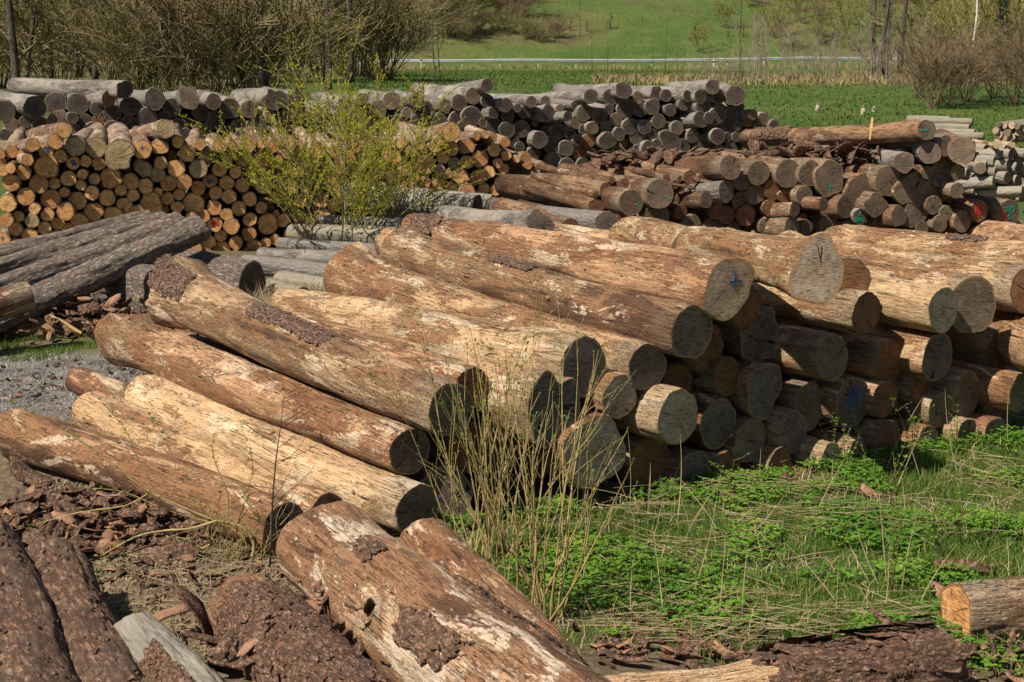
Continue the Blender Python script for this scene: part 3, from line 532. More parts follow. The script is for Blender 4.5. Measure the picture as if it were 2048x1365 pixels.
# ------------------------------------------------------------ the big near pile
# name-key: face x, y, r | tail x, y, r (px) | dY | body | end | irr | butt | label
def YN(px): return 10.5+(px-570)*.00195
NEAR=[
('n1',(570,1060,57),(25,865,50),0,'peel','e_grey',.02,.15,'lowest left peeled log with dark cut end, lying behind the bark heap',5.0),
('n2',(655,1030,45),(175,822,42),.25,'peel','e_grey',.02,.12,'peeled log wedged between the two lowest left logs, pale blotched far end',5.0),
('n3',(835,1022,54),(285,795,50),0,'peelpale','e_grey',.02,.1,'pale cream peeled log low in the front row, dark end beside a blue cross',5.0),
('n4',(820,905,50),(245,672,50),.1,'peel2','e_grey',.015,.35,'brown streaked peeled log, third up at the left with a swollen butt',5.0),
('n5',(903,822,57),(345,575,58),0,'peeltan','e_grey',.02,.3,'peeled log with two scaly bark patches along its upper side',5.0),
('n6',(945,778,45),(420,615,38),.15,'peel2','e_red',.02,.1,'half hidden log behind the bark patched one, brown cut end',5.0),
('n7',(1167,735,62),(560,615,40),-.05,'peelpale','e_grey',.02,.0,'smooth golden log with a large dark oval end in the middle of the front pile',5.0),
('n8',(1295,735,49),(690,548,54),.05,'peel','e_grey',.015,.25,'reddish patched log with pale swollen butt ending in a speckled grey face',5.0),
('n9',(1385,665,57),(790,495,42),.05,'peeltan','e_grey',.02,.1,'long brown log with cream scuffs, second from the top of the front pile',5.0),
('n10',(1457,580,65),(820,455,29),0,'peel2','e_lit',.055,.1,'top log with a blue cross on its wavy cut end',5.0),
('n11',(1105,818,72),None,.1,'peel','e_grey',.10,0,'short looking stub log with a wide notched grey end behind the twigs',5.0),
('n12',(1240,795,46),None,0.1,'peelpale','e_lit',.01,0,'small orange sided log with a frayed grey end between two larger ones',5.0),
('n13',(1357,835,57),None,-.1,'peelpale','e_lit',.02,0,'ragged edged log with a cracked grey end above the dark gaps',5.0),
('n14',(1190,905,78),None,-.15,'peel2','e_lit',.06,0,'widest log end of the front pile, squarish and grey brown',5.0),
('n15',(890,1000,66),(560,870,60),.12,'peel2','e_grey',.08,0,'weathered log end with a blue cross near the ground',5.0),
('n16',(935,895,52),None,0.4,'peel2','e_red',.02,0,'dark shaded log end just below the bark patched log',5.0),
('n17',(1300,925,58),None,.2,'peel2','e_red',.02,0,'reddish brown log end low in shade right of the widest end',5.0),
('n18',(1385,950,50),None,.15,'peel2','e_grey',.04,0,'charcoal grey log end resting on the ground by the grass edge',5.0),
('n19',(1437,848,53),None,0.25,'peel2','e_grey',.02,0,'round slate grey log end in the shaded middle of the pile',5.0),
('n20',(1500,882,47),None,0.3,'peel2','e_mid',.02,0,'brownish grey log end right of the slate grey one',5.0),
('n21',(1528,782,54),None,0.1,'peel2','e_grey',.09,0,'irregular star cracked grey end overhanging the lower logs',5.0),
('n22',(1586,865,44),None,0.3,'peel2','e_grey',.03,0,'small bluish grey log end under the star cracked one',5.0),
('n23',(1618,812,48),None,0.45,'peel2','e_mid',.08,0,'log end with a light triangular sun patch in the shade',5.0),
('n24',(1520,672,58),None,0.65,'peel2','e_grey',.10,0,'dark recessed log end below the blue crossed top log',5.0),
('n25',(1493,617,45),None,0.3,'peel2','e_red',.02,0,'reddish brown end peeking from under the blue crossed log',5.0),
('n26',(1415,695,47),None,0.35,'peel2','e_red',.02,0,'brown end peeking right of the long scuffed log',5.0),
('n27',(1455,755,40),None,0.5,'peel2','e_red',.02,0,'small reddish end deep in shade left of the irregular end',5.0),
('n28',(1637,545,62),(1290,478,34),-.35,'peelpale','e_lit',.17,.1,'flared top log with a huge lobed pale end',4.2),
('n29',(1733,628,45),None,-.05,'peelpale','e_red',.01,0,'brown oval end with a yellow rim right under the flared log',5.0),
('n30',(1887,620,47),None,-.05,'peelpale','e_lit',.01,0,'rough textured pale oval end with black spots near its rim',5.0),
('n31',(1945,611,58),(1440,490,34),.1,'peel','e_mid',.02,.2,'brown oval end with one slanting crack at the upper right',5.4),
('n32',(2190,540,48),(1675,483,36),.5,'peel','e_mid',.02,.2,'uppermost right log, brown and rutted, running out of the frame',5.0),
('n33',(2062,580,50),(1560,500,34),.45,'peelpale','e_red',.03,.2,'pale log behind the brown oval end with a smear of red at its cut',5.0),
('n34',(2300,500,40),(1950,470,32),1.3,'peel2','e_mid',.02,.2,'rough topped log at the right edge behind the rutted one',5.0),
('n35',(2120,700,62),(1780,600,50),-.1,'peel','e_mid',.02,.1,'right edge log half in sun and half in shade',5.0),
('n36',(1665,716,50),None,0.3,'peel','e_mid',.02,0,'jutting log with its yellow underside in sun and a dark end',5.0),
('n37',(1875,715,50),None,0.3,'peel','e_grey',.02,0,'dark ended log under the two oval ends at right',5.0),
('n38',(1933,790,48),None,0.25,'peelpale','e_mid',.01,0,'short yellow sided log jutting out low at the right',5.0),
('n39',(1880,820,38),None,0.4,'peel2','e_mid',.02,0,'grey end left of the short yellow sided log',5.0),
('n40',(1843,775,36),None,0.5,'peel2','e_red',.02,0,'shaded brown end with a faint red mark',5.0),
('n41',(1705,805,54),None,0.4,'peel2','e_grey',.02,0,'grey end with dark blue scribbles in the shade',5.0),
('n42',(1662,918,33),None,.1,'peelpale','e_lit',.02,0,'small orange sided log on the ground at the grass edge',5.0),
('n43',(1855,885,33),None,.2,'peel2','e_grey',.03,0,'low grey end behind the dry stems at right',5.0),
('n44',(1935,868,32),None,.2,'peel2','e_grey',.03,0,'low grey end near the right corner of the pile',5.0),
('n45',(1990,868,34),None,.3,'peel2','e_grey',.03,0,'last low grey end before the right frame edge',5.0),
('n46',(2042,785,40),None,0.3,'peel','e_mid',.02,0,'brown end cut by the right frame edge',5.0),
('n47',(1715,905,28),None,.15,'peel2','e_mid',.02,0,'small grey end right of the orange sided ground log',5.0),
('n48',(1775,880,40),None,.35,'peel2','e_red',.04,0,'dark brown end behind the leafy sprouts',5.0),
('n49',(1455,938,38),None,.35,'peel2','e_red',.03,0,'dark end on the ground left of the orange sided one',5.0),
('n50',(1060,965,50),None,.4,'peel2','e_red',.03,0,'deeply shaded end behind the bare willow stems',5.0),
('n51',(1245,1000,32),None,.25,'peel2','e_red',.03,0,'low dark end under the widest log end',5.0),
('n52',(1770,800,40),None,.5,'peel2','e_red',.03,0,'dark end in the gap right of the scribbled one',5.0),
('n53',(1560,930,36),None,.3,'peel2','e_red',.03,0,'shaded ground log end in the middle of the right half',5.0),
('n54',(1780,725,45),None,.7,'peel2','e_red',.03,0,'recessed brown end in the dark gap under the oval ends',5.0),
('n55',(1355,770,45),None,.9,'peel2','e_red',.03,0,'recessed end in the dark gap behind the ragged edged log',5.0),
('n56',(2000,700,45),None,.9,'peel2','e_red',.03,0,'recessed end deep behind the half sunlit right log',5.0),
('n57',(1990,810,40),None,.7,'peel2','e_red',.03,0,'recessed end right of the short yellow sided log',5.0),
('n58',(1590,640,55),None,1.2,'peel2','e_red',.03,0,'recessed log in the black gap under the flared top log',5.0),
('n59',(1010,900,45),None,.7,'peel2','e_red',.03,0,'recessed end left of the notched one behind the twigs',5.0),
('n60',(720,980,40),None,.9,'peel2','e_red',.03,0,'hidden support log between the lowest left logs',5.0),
('n61',(1380,500,40),(1250,468,30),1.6,'peel','e_mid',.03,0.2,'peeled log with a pink dab on its far end behind the top row',3.0),
('n62',(1700,560,45),(1420,487,30),.9,'peel2','e_red',.03,.1,'peeled log lying behind the flared top log',4.6),
]
N={}
PROF={'n28':[(0,.97),(42,.98),(85,1.2),(106,1.09),(132,.95),(152,.92),(189,1.05),(213,1.11),(248,1.01),(284,1.03),(329,.97)],'n10':[(29,1.12),(58,1.08),(90,.99),(125,.97),(166,1.0),(197,1.02),(238,.97),(270,.99),(313,.9),(355,.94)],'n21':[(10,1.0),(50,1.12),(90,.95),(140,1.08),(190,.9),(230,1.05),(275,1.1),(320,.88)],'n11':[(0,1.05),(40,1.1),(70,.82),(100,1.1),(150,1.0),(200,.9),(250,1.1),(300,1.0)]}
LEN={'n1':3.8,'n2':3.95,'n3':4.3,'n10':5.5,'n62':5.0}
TOPDY={'n28':-.5,'n29':-.2,'n30':-.2,'n31':-.05}
def dpt(p): return p.y*CT+(CAMZ-p.z)*ST
# slide overlapping logs apart in depth so that no two share the same space
LG={}
for key,f,t,dY,bm,em,irr,butt,lab,L in NEAR:
    L=LEN.get(key,L); dY=TOPDY.get(key,dY); A=P(f[0],f[1],YN(f[0])+dY); r=f[2]*dpt(A)/F
    if t: B=solve_tail(A,t[0],t[1],L); rt=t[2]
    else:
        g=random.Random(int(f[0])); d=hdir(39+g.uniform(-3,3)); d.z=g.uniform(-.005,.02); B=A+d.normalized()*L; r1=r*g.uniform(.88,1.0)
        if B.z<r1*.8: B.z=r1*.8
        rt=r1*F/dpt(B)
    LG[key]=[A.copy(),B.copy(),f[2],rt,0.0,0.0]
ORDR=['n1','n2','n3','n4','n5','n6','n7','n8','n9','n10','n28','n62','n61','n31','n33','n32','n34']
def slide(p,d): return p+(p-CAM)*(d/(p-CAM).y)
def closest(a0,a1,b0,b1):
    best=(9,0,0,0)
    for i in range(11):
        s=i/10; p=a0.lerp(a1,s); d=b1-b0; t=max(0,min(1,(p-b0).dot(d)/d.length_squared)); q=b0.lerp(b1,t); l=(p-q).length
        if l<best[0]: best=(l,s,t,0)
    return best
for it in range(50):
    tot=0; ks=list(LG)
    for i,a in enumerate(ks):
        for b_ in ks[i+1:]:
            X,Z=LG[a],LG[b_]
            l,s,t,_=closest(X[0],X[1],Z[0],Z[1]); pa=X[0].lerp(X[1],s); pb=Z[0].lerp(Z[1],t)
            ra=(X[2]*(1-s)+X[3]*s)*dpt(pa)/F; rb=(Z[2]*(1-t)+Z[3]*t)*dpt(pb)/F; ov=(ra+rb)*.93-l
            if ov<=.01: continue
            tot+=ov
            front=(ORDR.index(a)<ORDR.index(b_)) if a in ORDR and b_ in ORDR else dpt(pa)<dpt(pb)
            st=min(.05,ov*.5)*(-1 if front else 1)
            for Q,w,sg in ((X,s,st),(Z,t,-st)):
                for e,ww in ((0,1-w),(1,w)):
                    dd=sg*ww
                    if abs(Q[4+e]+dd)<(.45 if e==0 else .8): Q[4+e]+=dd; Q[e]=slide(Q[e],dd)
    if it%10==9: print('LOG relax',it,round(tot,2))
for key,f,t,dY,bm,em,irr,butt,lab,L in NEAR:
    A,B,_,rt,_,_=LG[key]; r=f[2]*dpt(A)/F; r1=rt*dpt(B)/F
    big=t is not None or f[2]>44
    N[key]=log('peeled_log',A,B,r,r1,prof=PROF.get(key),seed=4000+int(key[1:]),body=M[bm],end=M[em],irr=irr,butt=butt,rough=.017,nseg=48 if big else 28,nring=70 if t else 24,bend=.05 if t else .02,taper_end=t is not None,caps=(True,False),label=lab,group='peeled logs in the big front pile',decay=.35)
    print('LOG',key,'A',[round(q,2) for q in A],'B',[round(q,2) for q in B],'r',round(r,2),round(r1,2),'L',round((B-A).length,1))
for key,a in (('n5',(3.9,4.75,.1,1.5)),('n5',(1.45,2.9,.75,1.7)),('n10',(4.3,4.9,-.2,1.6)),('n9',(2.0,2.8,1.0,1.7)),('n31',(2.2,3.6,.9,1.6)),('n32',(1.5,2.6,.9,1.6)),('n21',(.05,.8,.2,1.9)),('n14',(.1,.7,.9,2.0)),('n15',(.2,1.2,.6,2.0)),('n6',(1.5,2.5,.5,1.5)),('n62',(.5,2.5,.7,1.7))):
    bark_patch(N[key],*a,M['bark'],.02,frac=.45,seed=hash(key+str(a[0]))%50 if False else int(a[0]*10)+len(key))
for k in N:
    if N[k]['nseg']==48: knots(N[k],3)
strokes(N['n10'],cross(.25,.25,.22),M['blue'],.014); strokes(N['n15'],cross(-.35,.1,.2),M['blue'],.014)
strokes(N['n41'],scrib(4,.05,.2,.45,3),M['blue'],.008); strokes(N['n11'],[[(.2,.35),(.3,.3),(.2,.1),(.4,.0),(.35,-.2),(.55,-.25)]],M['darkp'],.016)
strokes(N['n14'],cross(.35,-.6,.08),M['blue'],.012)
# ---- grey logs lying sideways in the middle distance
SIDE=[((955,413,24),(690,395,22),23.3,'greyside','olive grey log lying sideways, front one of the top pair with a dark end'),
((985,410,20),(700,385,20),23.8,'greyside','olive grey log half hidden behind the top sideways pair'),
((900,452,16),(640,443,15),22.9,'grey','thin grey log below the top sideways pair'),
((880,485,23),(582,468,20),22.4,'greyside','sideways grey log with a tan far end beside the willow'),
((860,512,18),(560,488,14),21.9,'grey','cracked grey log, fourth down of the sideways ones'),
((830,528,20),(520,508,14),21.5,'grey','smooth silver log, fifth down of the sideways ones'),
((800,565,24),(490,528,20),20.9,'grey','lowest broad sideways grey log with dry grass before it'),
((606,592,18),(540,575,17),19.8,'greyside','small grey log stub with a dark end in the dry grass'),
((760,600,22),(560,560,20),20.2,'greyside','grey log mostly hidden by dry grass behind the front pile')]
for i,(f,t,Y,bm,lab) in enumerate(SIDE):
    A=P(f[0],f[1],Y); dep=Y*CT+(CAMZ-A.z)*ST; r=f[2]*dep/F; B=P(t[0],t[1],Y+1.0); r1=t[2]*dep/F
    log('sideways_log',A,B,r,r1,M[bm],M['e_dark'],irr=.02,rough=.016,nseg=28,nring=20,bend=.03,caps=(True,True),label=lab,group='grey logs lying sideways behind the front pile',tailend=M['e_pale'] if i==3 else M['e_mid'])
for i,(x,y,z,r) in enumerate(((-1.2,23.6,.45,.42),(-2.4,22.2,.2,.2),(-1.6,22.8,.3,.3))):
    log('sideways_log',Vector((x+3,y,z)),Vector((x-.8,y+1.0,z)),r,r,M['grey'],M['e_dark'],nseg=20,nring=8,caps=(True,False),label=('thick grey bearer log','low grey bearer log','middle grey bearer log')[i]+' under the sideways grey logs',group='grey logs lying sideways behind the front pile')
# ---- dark bark covered logs at left
DK=[((402,457,33),(-170,708,46),20.4,17.4,'front long dark barked log rising to the right'),
((362,450,30),(-200,650,42),20.9,18.0,'second dark barked log, just behind the front one'),
((330,444,27),(-210,600,38),21.4,18.6,'third dark barked log of the slanting bundle'),
((297,438,22),(-220,570,32),21.8,19.0,'rearmost dark barked log of the slanting bundle')]
for f,t,Y0,Y1,lab in DK:
    A=P(f[0],f[1],Y0); B=P(t[0],t[1],Y1); r=.84*f[2]*(Y0*CT+.5)/F; r1=.78*t[2]*(Y1*CT+.5)/F
    log('barked_log',A,B,r,r1,M['darkbark'],M['e_dark'],irr=.015,rough=.03,flake=.005,nseg=56,nring=110,bend=.04,caps=(True,True),label=lab,group='dark barked logs slanting at the left')
for f,t,Y0,dz,r,lab in (((505,568),(150,510),20.1,1.4,.30,'thick dark log with a big brown cut end near the dry grass'),((325,585),(60,535),19.3,1.6,.34,'thick barked log lying under the slanting bundle, shaded end'),((440,566),(150,490),20.9,1.4,.27,'barked log squeezed between the two thick dark ones')):
    A=P(f[0],f[1],Y0); B=P(t[0],t[1],Y0+dz); B.z=max(B.z,r)
    log('barked_log',A,B,r,r*1.05,M['darkbark'],M['e_dark'],irr=.02,rough=.03,flake=.005,nseg=56,nring=90,caps=(True,False),label=lab,group='dark barked logs slanting at the left')
A=P(62,590,17.6); B=P(-160,650,17.0); log('peeled_log',A,B,.17,.19,M['peel2'],M['e_red'],nseg=28,nring=16,caps=(True,True),label='short reddish log end poking in from the left edge under the dark bundle')
A=P(240,657,18.6); B=P(-100,670,18.2); log('peeled_log',A,B,.13,.14,M['peel2'],M['e_mid'],nseg=28,nring=20,caps=(True,True),label='brown log lying across behind the bark heap beside the gravel track')
A=P(240,638,19.0); B=P(185,630,19.2); log('short_log',A,B,.06,.06,M['peelpale'],M['e_pale'],nseg=16,nring=4,caps=(True,True),label='stubby pale wood piece beside the bark heap at the track')
# ---- sideways logs far right, behind the barky pile
for i,(y,x0,x1) in enumerate(((244,1842,1945),(256,1870,1940),(266,1865,1950),(273,1870,1968),(240,1815,1900))):
    Y=36-i*.4 if i<4 else 36.5; A=P(x1,y,Y); B=P(x0,y-1,Y+.5); log('grey_log',A,B,.085,.095,M['greyside'],M['e_mid'],nseg=14,nring=5,caps=(True,False),label=f'slim grey log lying sideways behind the barky pile, {ORD(i+1)} of its little stack' if i<4 else 'slim grey log on the back of the little sideways stack',group='slim sideways logs far right')
for i in range(3):
    A=P(1960,284+i*6,35); B=P(1840,283+i*6,35.6); A.z=max(.09,A.z); B.z=max(.09,B.z)
# ---- foreground logs
FG=[
('fg1',(642,1085),(1230,1560),9.55,6.3,.30,.36,'peelfg','huge foreground log with white scuffs, nearest to the viewer',.25),
('fg2',(838,1085),(1240,1540),9.85,6.95,.20,.215,'peel2','smaller brown foreground log right beside the huge one',.1),
('fg3',(478,1205),(740,1480),8.9,6.9,.215,.25,'peel2','scaly bark covered foreground log left of the huge one',.0),
('fg4',(275,1275),(480,1520),8.5,7.0,.15,.18,'greyside','grey stub log among bark slabs in the foreground',.0),
('fg5',(-60,1120),(60,1650),9.6,6.6,.34,.40,'barkshiny','big brown barked log in the bottom left corner',.0),
('fg6',(95,1150),(300,1650),9.5,6.7,.25,.30,'barkshiny','damp dark barked log beside the bottom left corner log',.0),
('fg7',(560,1300),(700,1500),8.0,7.0,.16,.17,'peelpale','short pale split log under the bark slabs at the bottom',.0)]
G={}
for key,a,b,Ya,Yb,r0,r1,bm,lab,butt in FG:
    A=P(b[0],b[1],Yb); B=P(a[0],a[1],Ya)
    G[key]=log('foreground_log',A,B,r1,r0,M[bm],M['e_grey'],irr=.01,butt=butt*.4,rough=.02 if 'bark' not in bm else .03,flake=.004 if 'bark' in bm else .002,nseg=110 if 'bark' in bm else 72,nring=190 if 'bark' in bm else 120,bend=.04,taper_end=key in('fg1','fg2','fg3'),caps=(True,key not in('fg1','fg2','fg3')),label=lab,tailend=M['e_mid'])
    print('FG',key,[round(q,2) for q in A],[round(q,2) for q in B],terr(B.x,B.y))
bark_patch(G['fg1'],.5,2.3,1.9,3.6,M['chip'],.03,frac=.5,seed=5)
bark_patch(G['fg1'],.9,1.9,.2,1.2,M['chip'],.02,frac=.85,seed=9)
bark_patch(G['fg1'],2.3,2.9,.9,1.7,M['chip'],.02,frac=.9,seed=19)
Lf=G['fg3']['L']
bark_patch(G['fg3'],-.1,Lf-.25,-1.2,3.9,M['barkfg'],.035,res=.018,frac=.22,seed=31,label='thick reddish scaly bark covering most of the log')
flakes(G['fg3'],1300,0,Lf-.55,-.6,3.6,.04,M['barkfg'],.015,41,None,.03)
for kk,nn in (('fg5',500),('fg6',450)): flakes(G[kk],nn,0,G[kk]['L']-.02,-.6,3.7,.034,M['barkshiny'],.012,hash(kk) if False else nn,None,.0)
bark_patch(G['fg4'],.1,1.3,-.2,1.4,M['chip'],.02,frac=.35,seed=61)
knots(G['fg1'],7); knots(G['fg2'],7)
A=P(1890,1322,8.3);B=P(1130,1445,7.55)
G['fg8']=log('foreground_log',A,B,.19,.21,M['peelpale'],M['chipin'],irr=.05,rough=.04,nseg=60,nring=90,bend=.03,caps=(True,True),label='fallen log half wrapped in thick brown bark along the bottom right edge')
bark_patch(G['fg8'],.0,1.25,-1.2,2.9,M['chip'],.05,res=.02,frac=.22,seed=11,label='thick crumbling brown bark round the broken end')
flakes(G['fg8'],420,.05,1.0,-1,2.7,.10,M['chip'],.03,12,None,.035)
A=P(1912,1228,9.0); B=A+Vector((1.5,.35,.0))
G['fg9']=log('foreground_log',A,B,.20,.20,M['peeltan'],M['e_orange2'],irr=.03,rough=.03,nseg=48,nring=30,caps=(True,True),label='short log with a mossy orange cut end at the lower right edge')
# ------------------------------------------------------------ ground
def ground_material():
    k=NT('ground_cover'); v=k.coord()
    gr=k.attr('grass'); gv=k.attr('gravel'); br=k.attr('brown')
    n1=k.noise(v,1.7,5,.65); n2=k.noise(v,14,5,.7); n3=k.noise(v,.07,4,.6); n4=k.noise(v,60,4,.7)
    dirt=k.ramp(n2,((.3,(.08,.055,.035)),(.5,(.18,.13,.08)),(.72,(.32,.25,.165))))
    dirt=k.mix(k.map(n1,.5,.65,0,.6),dirt,(.13,.10,.05))
    vv=k.vor(v,70); stone=k.ramp(vv,((.1,(.34,.32,.30)),(.6,(.10,.095,.09)))); stone=k.mix(k.map(n4,.3,.7),stone,(.24,.225,.205)); stone=k.mix(k.map(k.noise(k.scale(v,.5,1,1),3.1,5,.7),.48,.6,0,.75),stone,(.085,.06,.045))
    green=k.ramp(n3,((.3,(.038,.080,.011)),(.5,(.068,.112,.018)),(.7,(.11,.118,.03)))); green=k.mix(k.map(n2,.3,.7,0,.5),green,(.035,.085,.01)); green=k.mix(k.map(k.noise(v,.35,5,.75),.5,.66,0,.45),green,(.15,.15,.045)); green=k.mix(k.map(k.noise(v,.17,5,.7),.53,.62,0,.55),green,(.05,.08,.02)); green=k.mix(k.map(k.noise(v,1.1,4,.75),.58,.68,0,.5),green,(.12,.10,.05))
    brown=k.ramp(k.noise(v,.35,5,.7),((.3,(.07,.05,.028)),(.5,(.12,.095,.045)),(.7,(.09,.11,.025))))
    c=k.mix(gr,dirt,green); c=k.mix(gv,c,stone); c=k.mix(br,c,brown)
    h=k.math('ADD',k.math('MULTIPLY',n2,1),k.math('MULTIPLY',n4,.4))
    return k.done(c,.9,h,.05,1)
def face_line(x): return 10.65+(x+1.45)*.52
def w_grass(x,y):
    n=noise.noise(Vector((x*1.1,y*1.1,11)))
    if y<30:
        if y<face_line(x)+.5 and x>-1.6:
            w=sstep(-.55,.0,x-.35*(9.5-y)+.4*n)*sstep(8.2,9.0,y+.5*n)
            return max(w,.0)
        if x<-2.4 and 17.0<y<18.4: return sstep(.1,.35,n+.25)*.8
        return .25*sstep(.1,.5,n) if y<18 else .35
    return 1.0
def w_gravel(x,y):
    n=noise.noise(Vector((x*.8,y*.8,31)))*.35
    return sstep(14.3,14.8,y+n)*sstep(17.5,17.0,y+n)*sstep(-2.0,-3.0,x) if y<30 else 0
def w_brown(x,y):
    if y<45: return 0
    n=noise.noise(Vector((x*.08,y*.08,21)))+.5*noise.noise(Vector((x*.3,y*.3,5)))
    px=1024+x/y*F*.98
    w=0
    if y<175: w=sstep(-8,-14,x+4*n-(y-80)*.02)*sstep(50,62,y)        # thicket floor, left
    if y>174: w=max(w,sstep(1000,800,px+120*n)); w=max(w,sstep(1420,1650,px+120*n)*sstep(0,.3,n+.4)); w=max(w,.55*sstep(.1,.45,n)); w=max(w,sstep(178,182,y)*sstep(194,188,y)*sstep(1250,1130,px))
    if 79<y<98 and px>1330: w=max(w,.75*sstep(-.2,.2,n)*sstep(1330,1500,px))
    return w*(.75+.25*n)
xs=np.unique(np.concatenate([np.linspace(-160,-12,60),np.linspace(-12,-6,25),np.linspace(-6,6,170),np.linspace(6,12,25),np.linspace(12,160,60)]))
ys=np.unique(np.concatenate([np.linspace(-12,5,20),np.linspace(5,14.5,140),np.linspace(14.5,30,60),np.linspace(30,80,60),np.linspace(80,230,110),np.linspace(230,420,30)]))
nx,ny=len(xs),len(ys); V=np.zeros((ny,nx,3)); ga=np.zeros((ny,nx)); gva=ga.copy(); ba=ga.copy()
for j,y in enumerate(ys):
    for i,x in enumerate(xs):
        V[j,i]=(x,y,terr(x,y)); ga[j,i]=w_grass(x,y); gva[j,i]=w_gravel(x,y); ba[j,i]=max(0,w_brown(x,y))
idx=np.arange(nx*ny).reshape(ny,nx); Q=np.stack([idx[:-1,:-1],idx[:-1,1:],idx[1:,1:],idx[1:,:-1]],-1).reshape(-1,4)
me=mesh('ground',V.reshape(-1,3),Q,ground_material(),True,None,{'grass':ga.ravel(),'gravel':gva.ravel(),'brown':ba.ravel()})
tag(obj('ground',me),kind='structure')
# asphalt road behind the guard rail
RV=[];RF=[]
for i in range(41):
    x=-120+6*i; z=-.56
    for dy in (0,5.5): 
        yy=165.2+dy+.03*(x-2) ; RV.append((x,yy,terr(x,yy)+.05))
for i in range(40): RF.append((2*i,2*i+2,2*i+3,2*i+1))
tag(obj('road',mesh('road',RV,RF,m_simple('asphalt',(.055,.055,.055),(.07,.07,.07),3),True)),kind='structure')
# ------------------------------------------------------------ scatter (numpy built)
def blades(pos,h,w,mat,name,lean=.35,seed=1,seg=2):
    g=np.random.default_rng(seed); n=len(pos); pos=np.asarray(pos); h=np.asarray(h)*np.ones(n)
    a=g.uniform(0,2*np.pi,n); d=np.stack([np.cos(a),np.sin(a),np.zeros(n)],1); b=g.uniform(0,2*np.pi,n); s=np.stack([np.cos(b),np.sin(b),np.zeros(n)],1)*(w*g.uniform(.6,1.3,n))[:,None]*.5
    ln=g.uniform(.1,1,n)*lean
    m=pos+d*(h*ln*.35)[:,None]+np.stack([0*h,0*h,h*.55],1); t=pos+d*(h*ln*1.2)[:,None]+np.stack([0*h,0*h,h*(1-.25*ln)],1)
    V=np.stack([pos-s,pos+s,m+s*.8,m-s*.8,t],1).reshape(-1,3)
    k=np.arange(n)*5; F1=np.stack([k,k+1,k+2,k+3],1); F2=np.stack([k+3,k+2,k+4,k+4],1)
    tri=np.concatenate([np.stack([k,k+1,k+2],1),np.stack([k,k+2,k+3],1),np.stack([k+3,k+2,k+4],1)])
    return mesh(name,V,tri,mat,True)
def leaves(pos,l,mat,name,seed=2,per=3,tilt=.45):
    g=np.random.default_rng(seed); n=len(pos)*per; base=np.repeat(np.asarray(pos),per,0); a=g.uniform(0,2*np.pi,n)
    L=l*g.uniform(.55,1.25,n); d=np.stack([np.cos(a),np.sin(a),g.uniform(-.1,tilt,n)],1); s=np.stack([-np.sin(a),np.cos(a),g.uniform(-.35,.35,n)],1)
    V=np.stack([base,base+d*(L*.35)[:,None]+s*(L*.30)[:,None],base+d*(L*.75)[:,None]+s*(L*.22)[:,None],base+d*L[:,None]+np.array([0,0,-.004]),base+d*(L*.7)[:,None]-s*(L*.24)[:,None],base+d*(L*.35)[:,None]-s*(L*.30)[:,None]],1).reshape(-1,3)
    k=np.arange(n)*6; tri=np.concatenate([np.stack([k,k+1,k+5],1),np.stack([k+1,k+2,k+4],1),np.stack([k+1,k+4,k+5],1),np.stack([k+2,k+3,k+4],1)])
    return mesh(name,V,tri,mat,True)
def scatter(n,x0,x1,y0,y1,wf,seed):
    g=random.Random(seed); out=[]
    while n>0:
        n-=1; x=g.uniform(x0,x1); y=g.uniform(y0,y1)
        if g.random()<wf(x,y): out.append((x,y,terr(x,y)))
    return out
def infr(x,y,m=.3): return abs(x)<y*.34+m
bare=lambda x,y: sstep(.42,.18,noise.noise(Vector((x*.9+4,y*1.5,17)))+.4*noise.noise(Vector((x*3,y*4,1))))
front=lambda x,y: (1 if y<face_line(x)+.15 and infr(x,y) else 0)*w_grass(x,y)*(.25+.75*sstep(-.35,.2,noise.noise(Vector((x*1.6,y*1.6,3)))))*(.15+.85*bare(x,y))
pts=scatter(95000,-1.5,5.2,8.1,14,front,1); g_=random.Random(3)
tag(obj('grass',blades(pts,[g_.uniform(.03,.12) for _ in pts],.006,M['grassb'],'grass',.8,5)),'short bright green grass in front of the log pile','grass',kind='stuff')
hf=lambda x,y: (1 if y<face_line(x)+.05 and infr(x,y) else 0)*w_grass(x,y)*sstep(-.15,.3,noise.noise(Vector((x*1.3+9,y*1.3,5))))*bare(x,y)
pts=[(x,y,z+g_.uniform(.02,.10)) for x,y,z in scatter(42000,-1.2,5.2,8.3,14,hf,2)]
tag(obj('ground_elder',leaves(pts,.036,M['herb'],'ground_elder',4,4)),'leafy low green ground cover spreading through the grass','ground cover',kind='stuff')
pts=scatter(16000,-1.5,5.2,8.1,14,lambda x,y: (1 if y<face_line(x)+.1 and infr(x,y) else 0)*w_grass(x,y)*(1.05-.85*bare(x,y)),21)
tag(obj('dead_grass',blades(pts,[g_.uniform(.04,.16) for _ in pts],.005,M['straw'],'dead_grass',1.3,25)),'dead tan grass blades showing through the green in front of the pile','grass',kind='stuff')
# sparse grass in the muddy left part, by the track and between the sideways logs
lf=lambda x,y: .9*sstep(.12,.4,noise.noise(Vector((x*1.5,y*1.5,8))))
pts=scatter(14000,-3.4,-.3,8.3,11.2,lf,4)+scatter(12000,-6.8,-3.2,17.0,18.3,lambda x,y:sstep(0,.3,noise.noise(Vector((x*1.2,y*2,8)))+.1),5)
tag(obj('grass',blades(pts,[g_.uniform(.03,.09) for _ in pts],.006,M['grassb'],'grass',.8,6)),'sparse grass tufts on the mud and beside the gravel track','grass',kind='stuff')
pts=scatter(2600,-3.4,-1.2,19.0,20.6,lambda x,y:1,6)+scatter(900,-4.6,-2.5,18.0,19.2,lambda x,y:.6,6)
tag(obj('dry_grass',blades(pts,[g_.uniform(.2,.55) for _ in pts],.006,M['straw'],'dry_grass',.9,7)),'tall dry grass standing before the sideways grey logs','grass',kind='stuff')
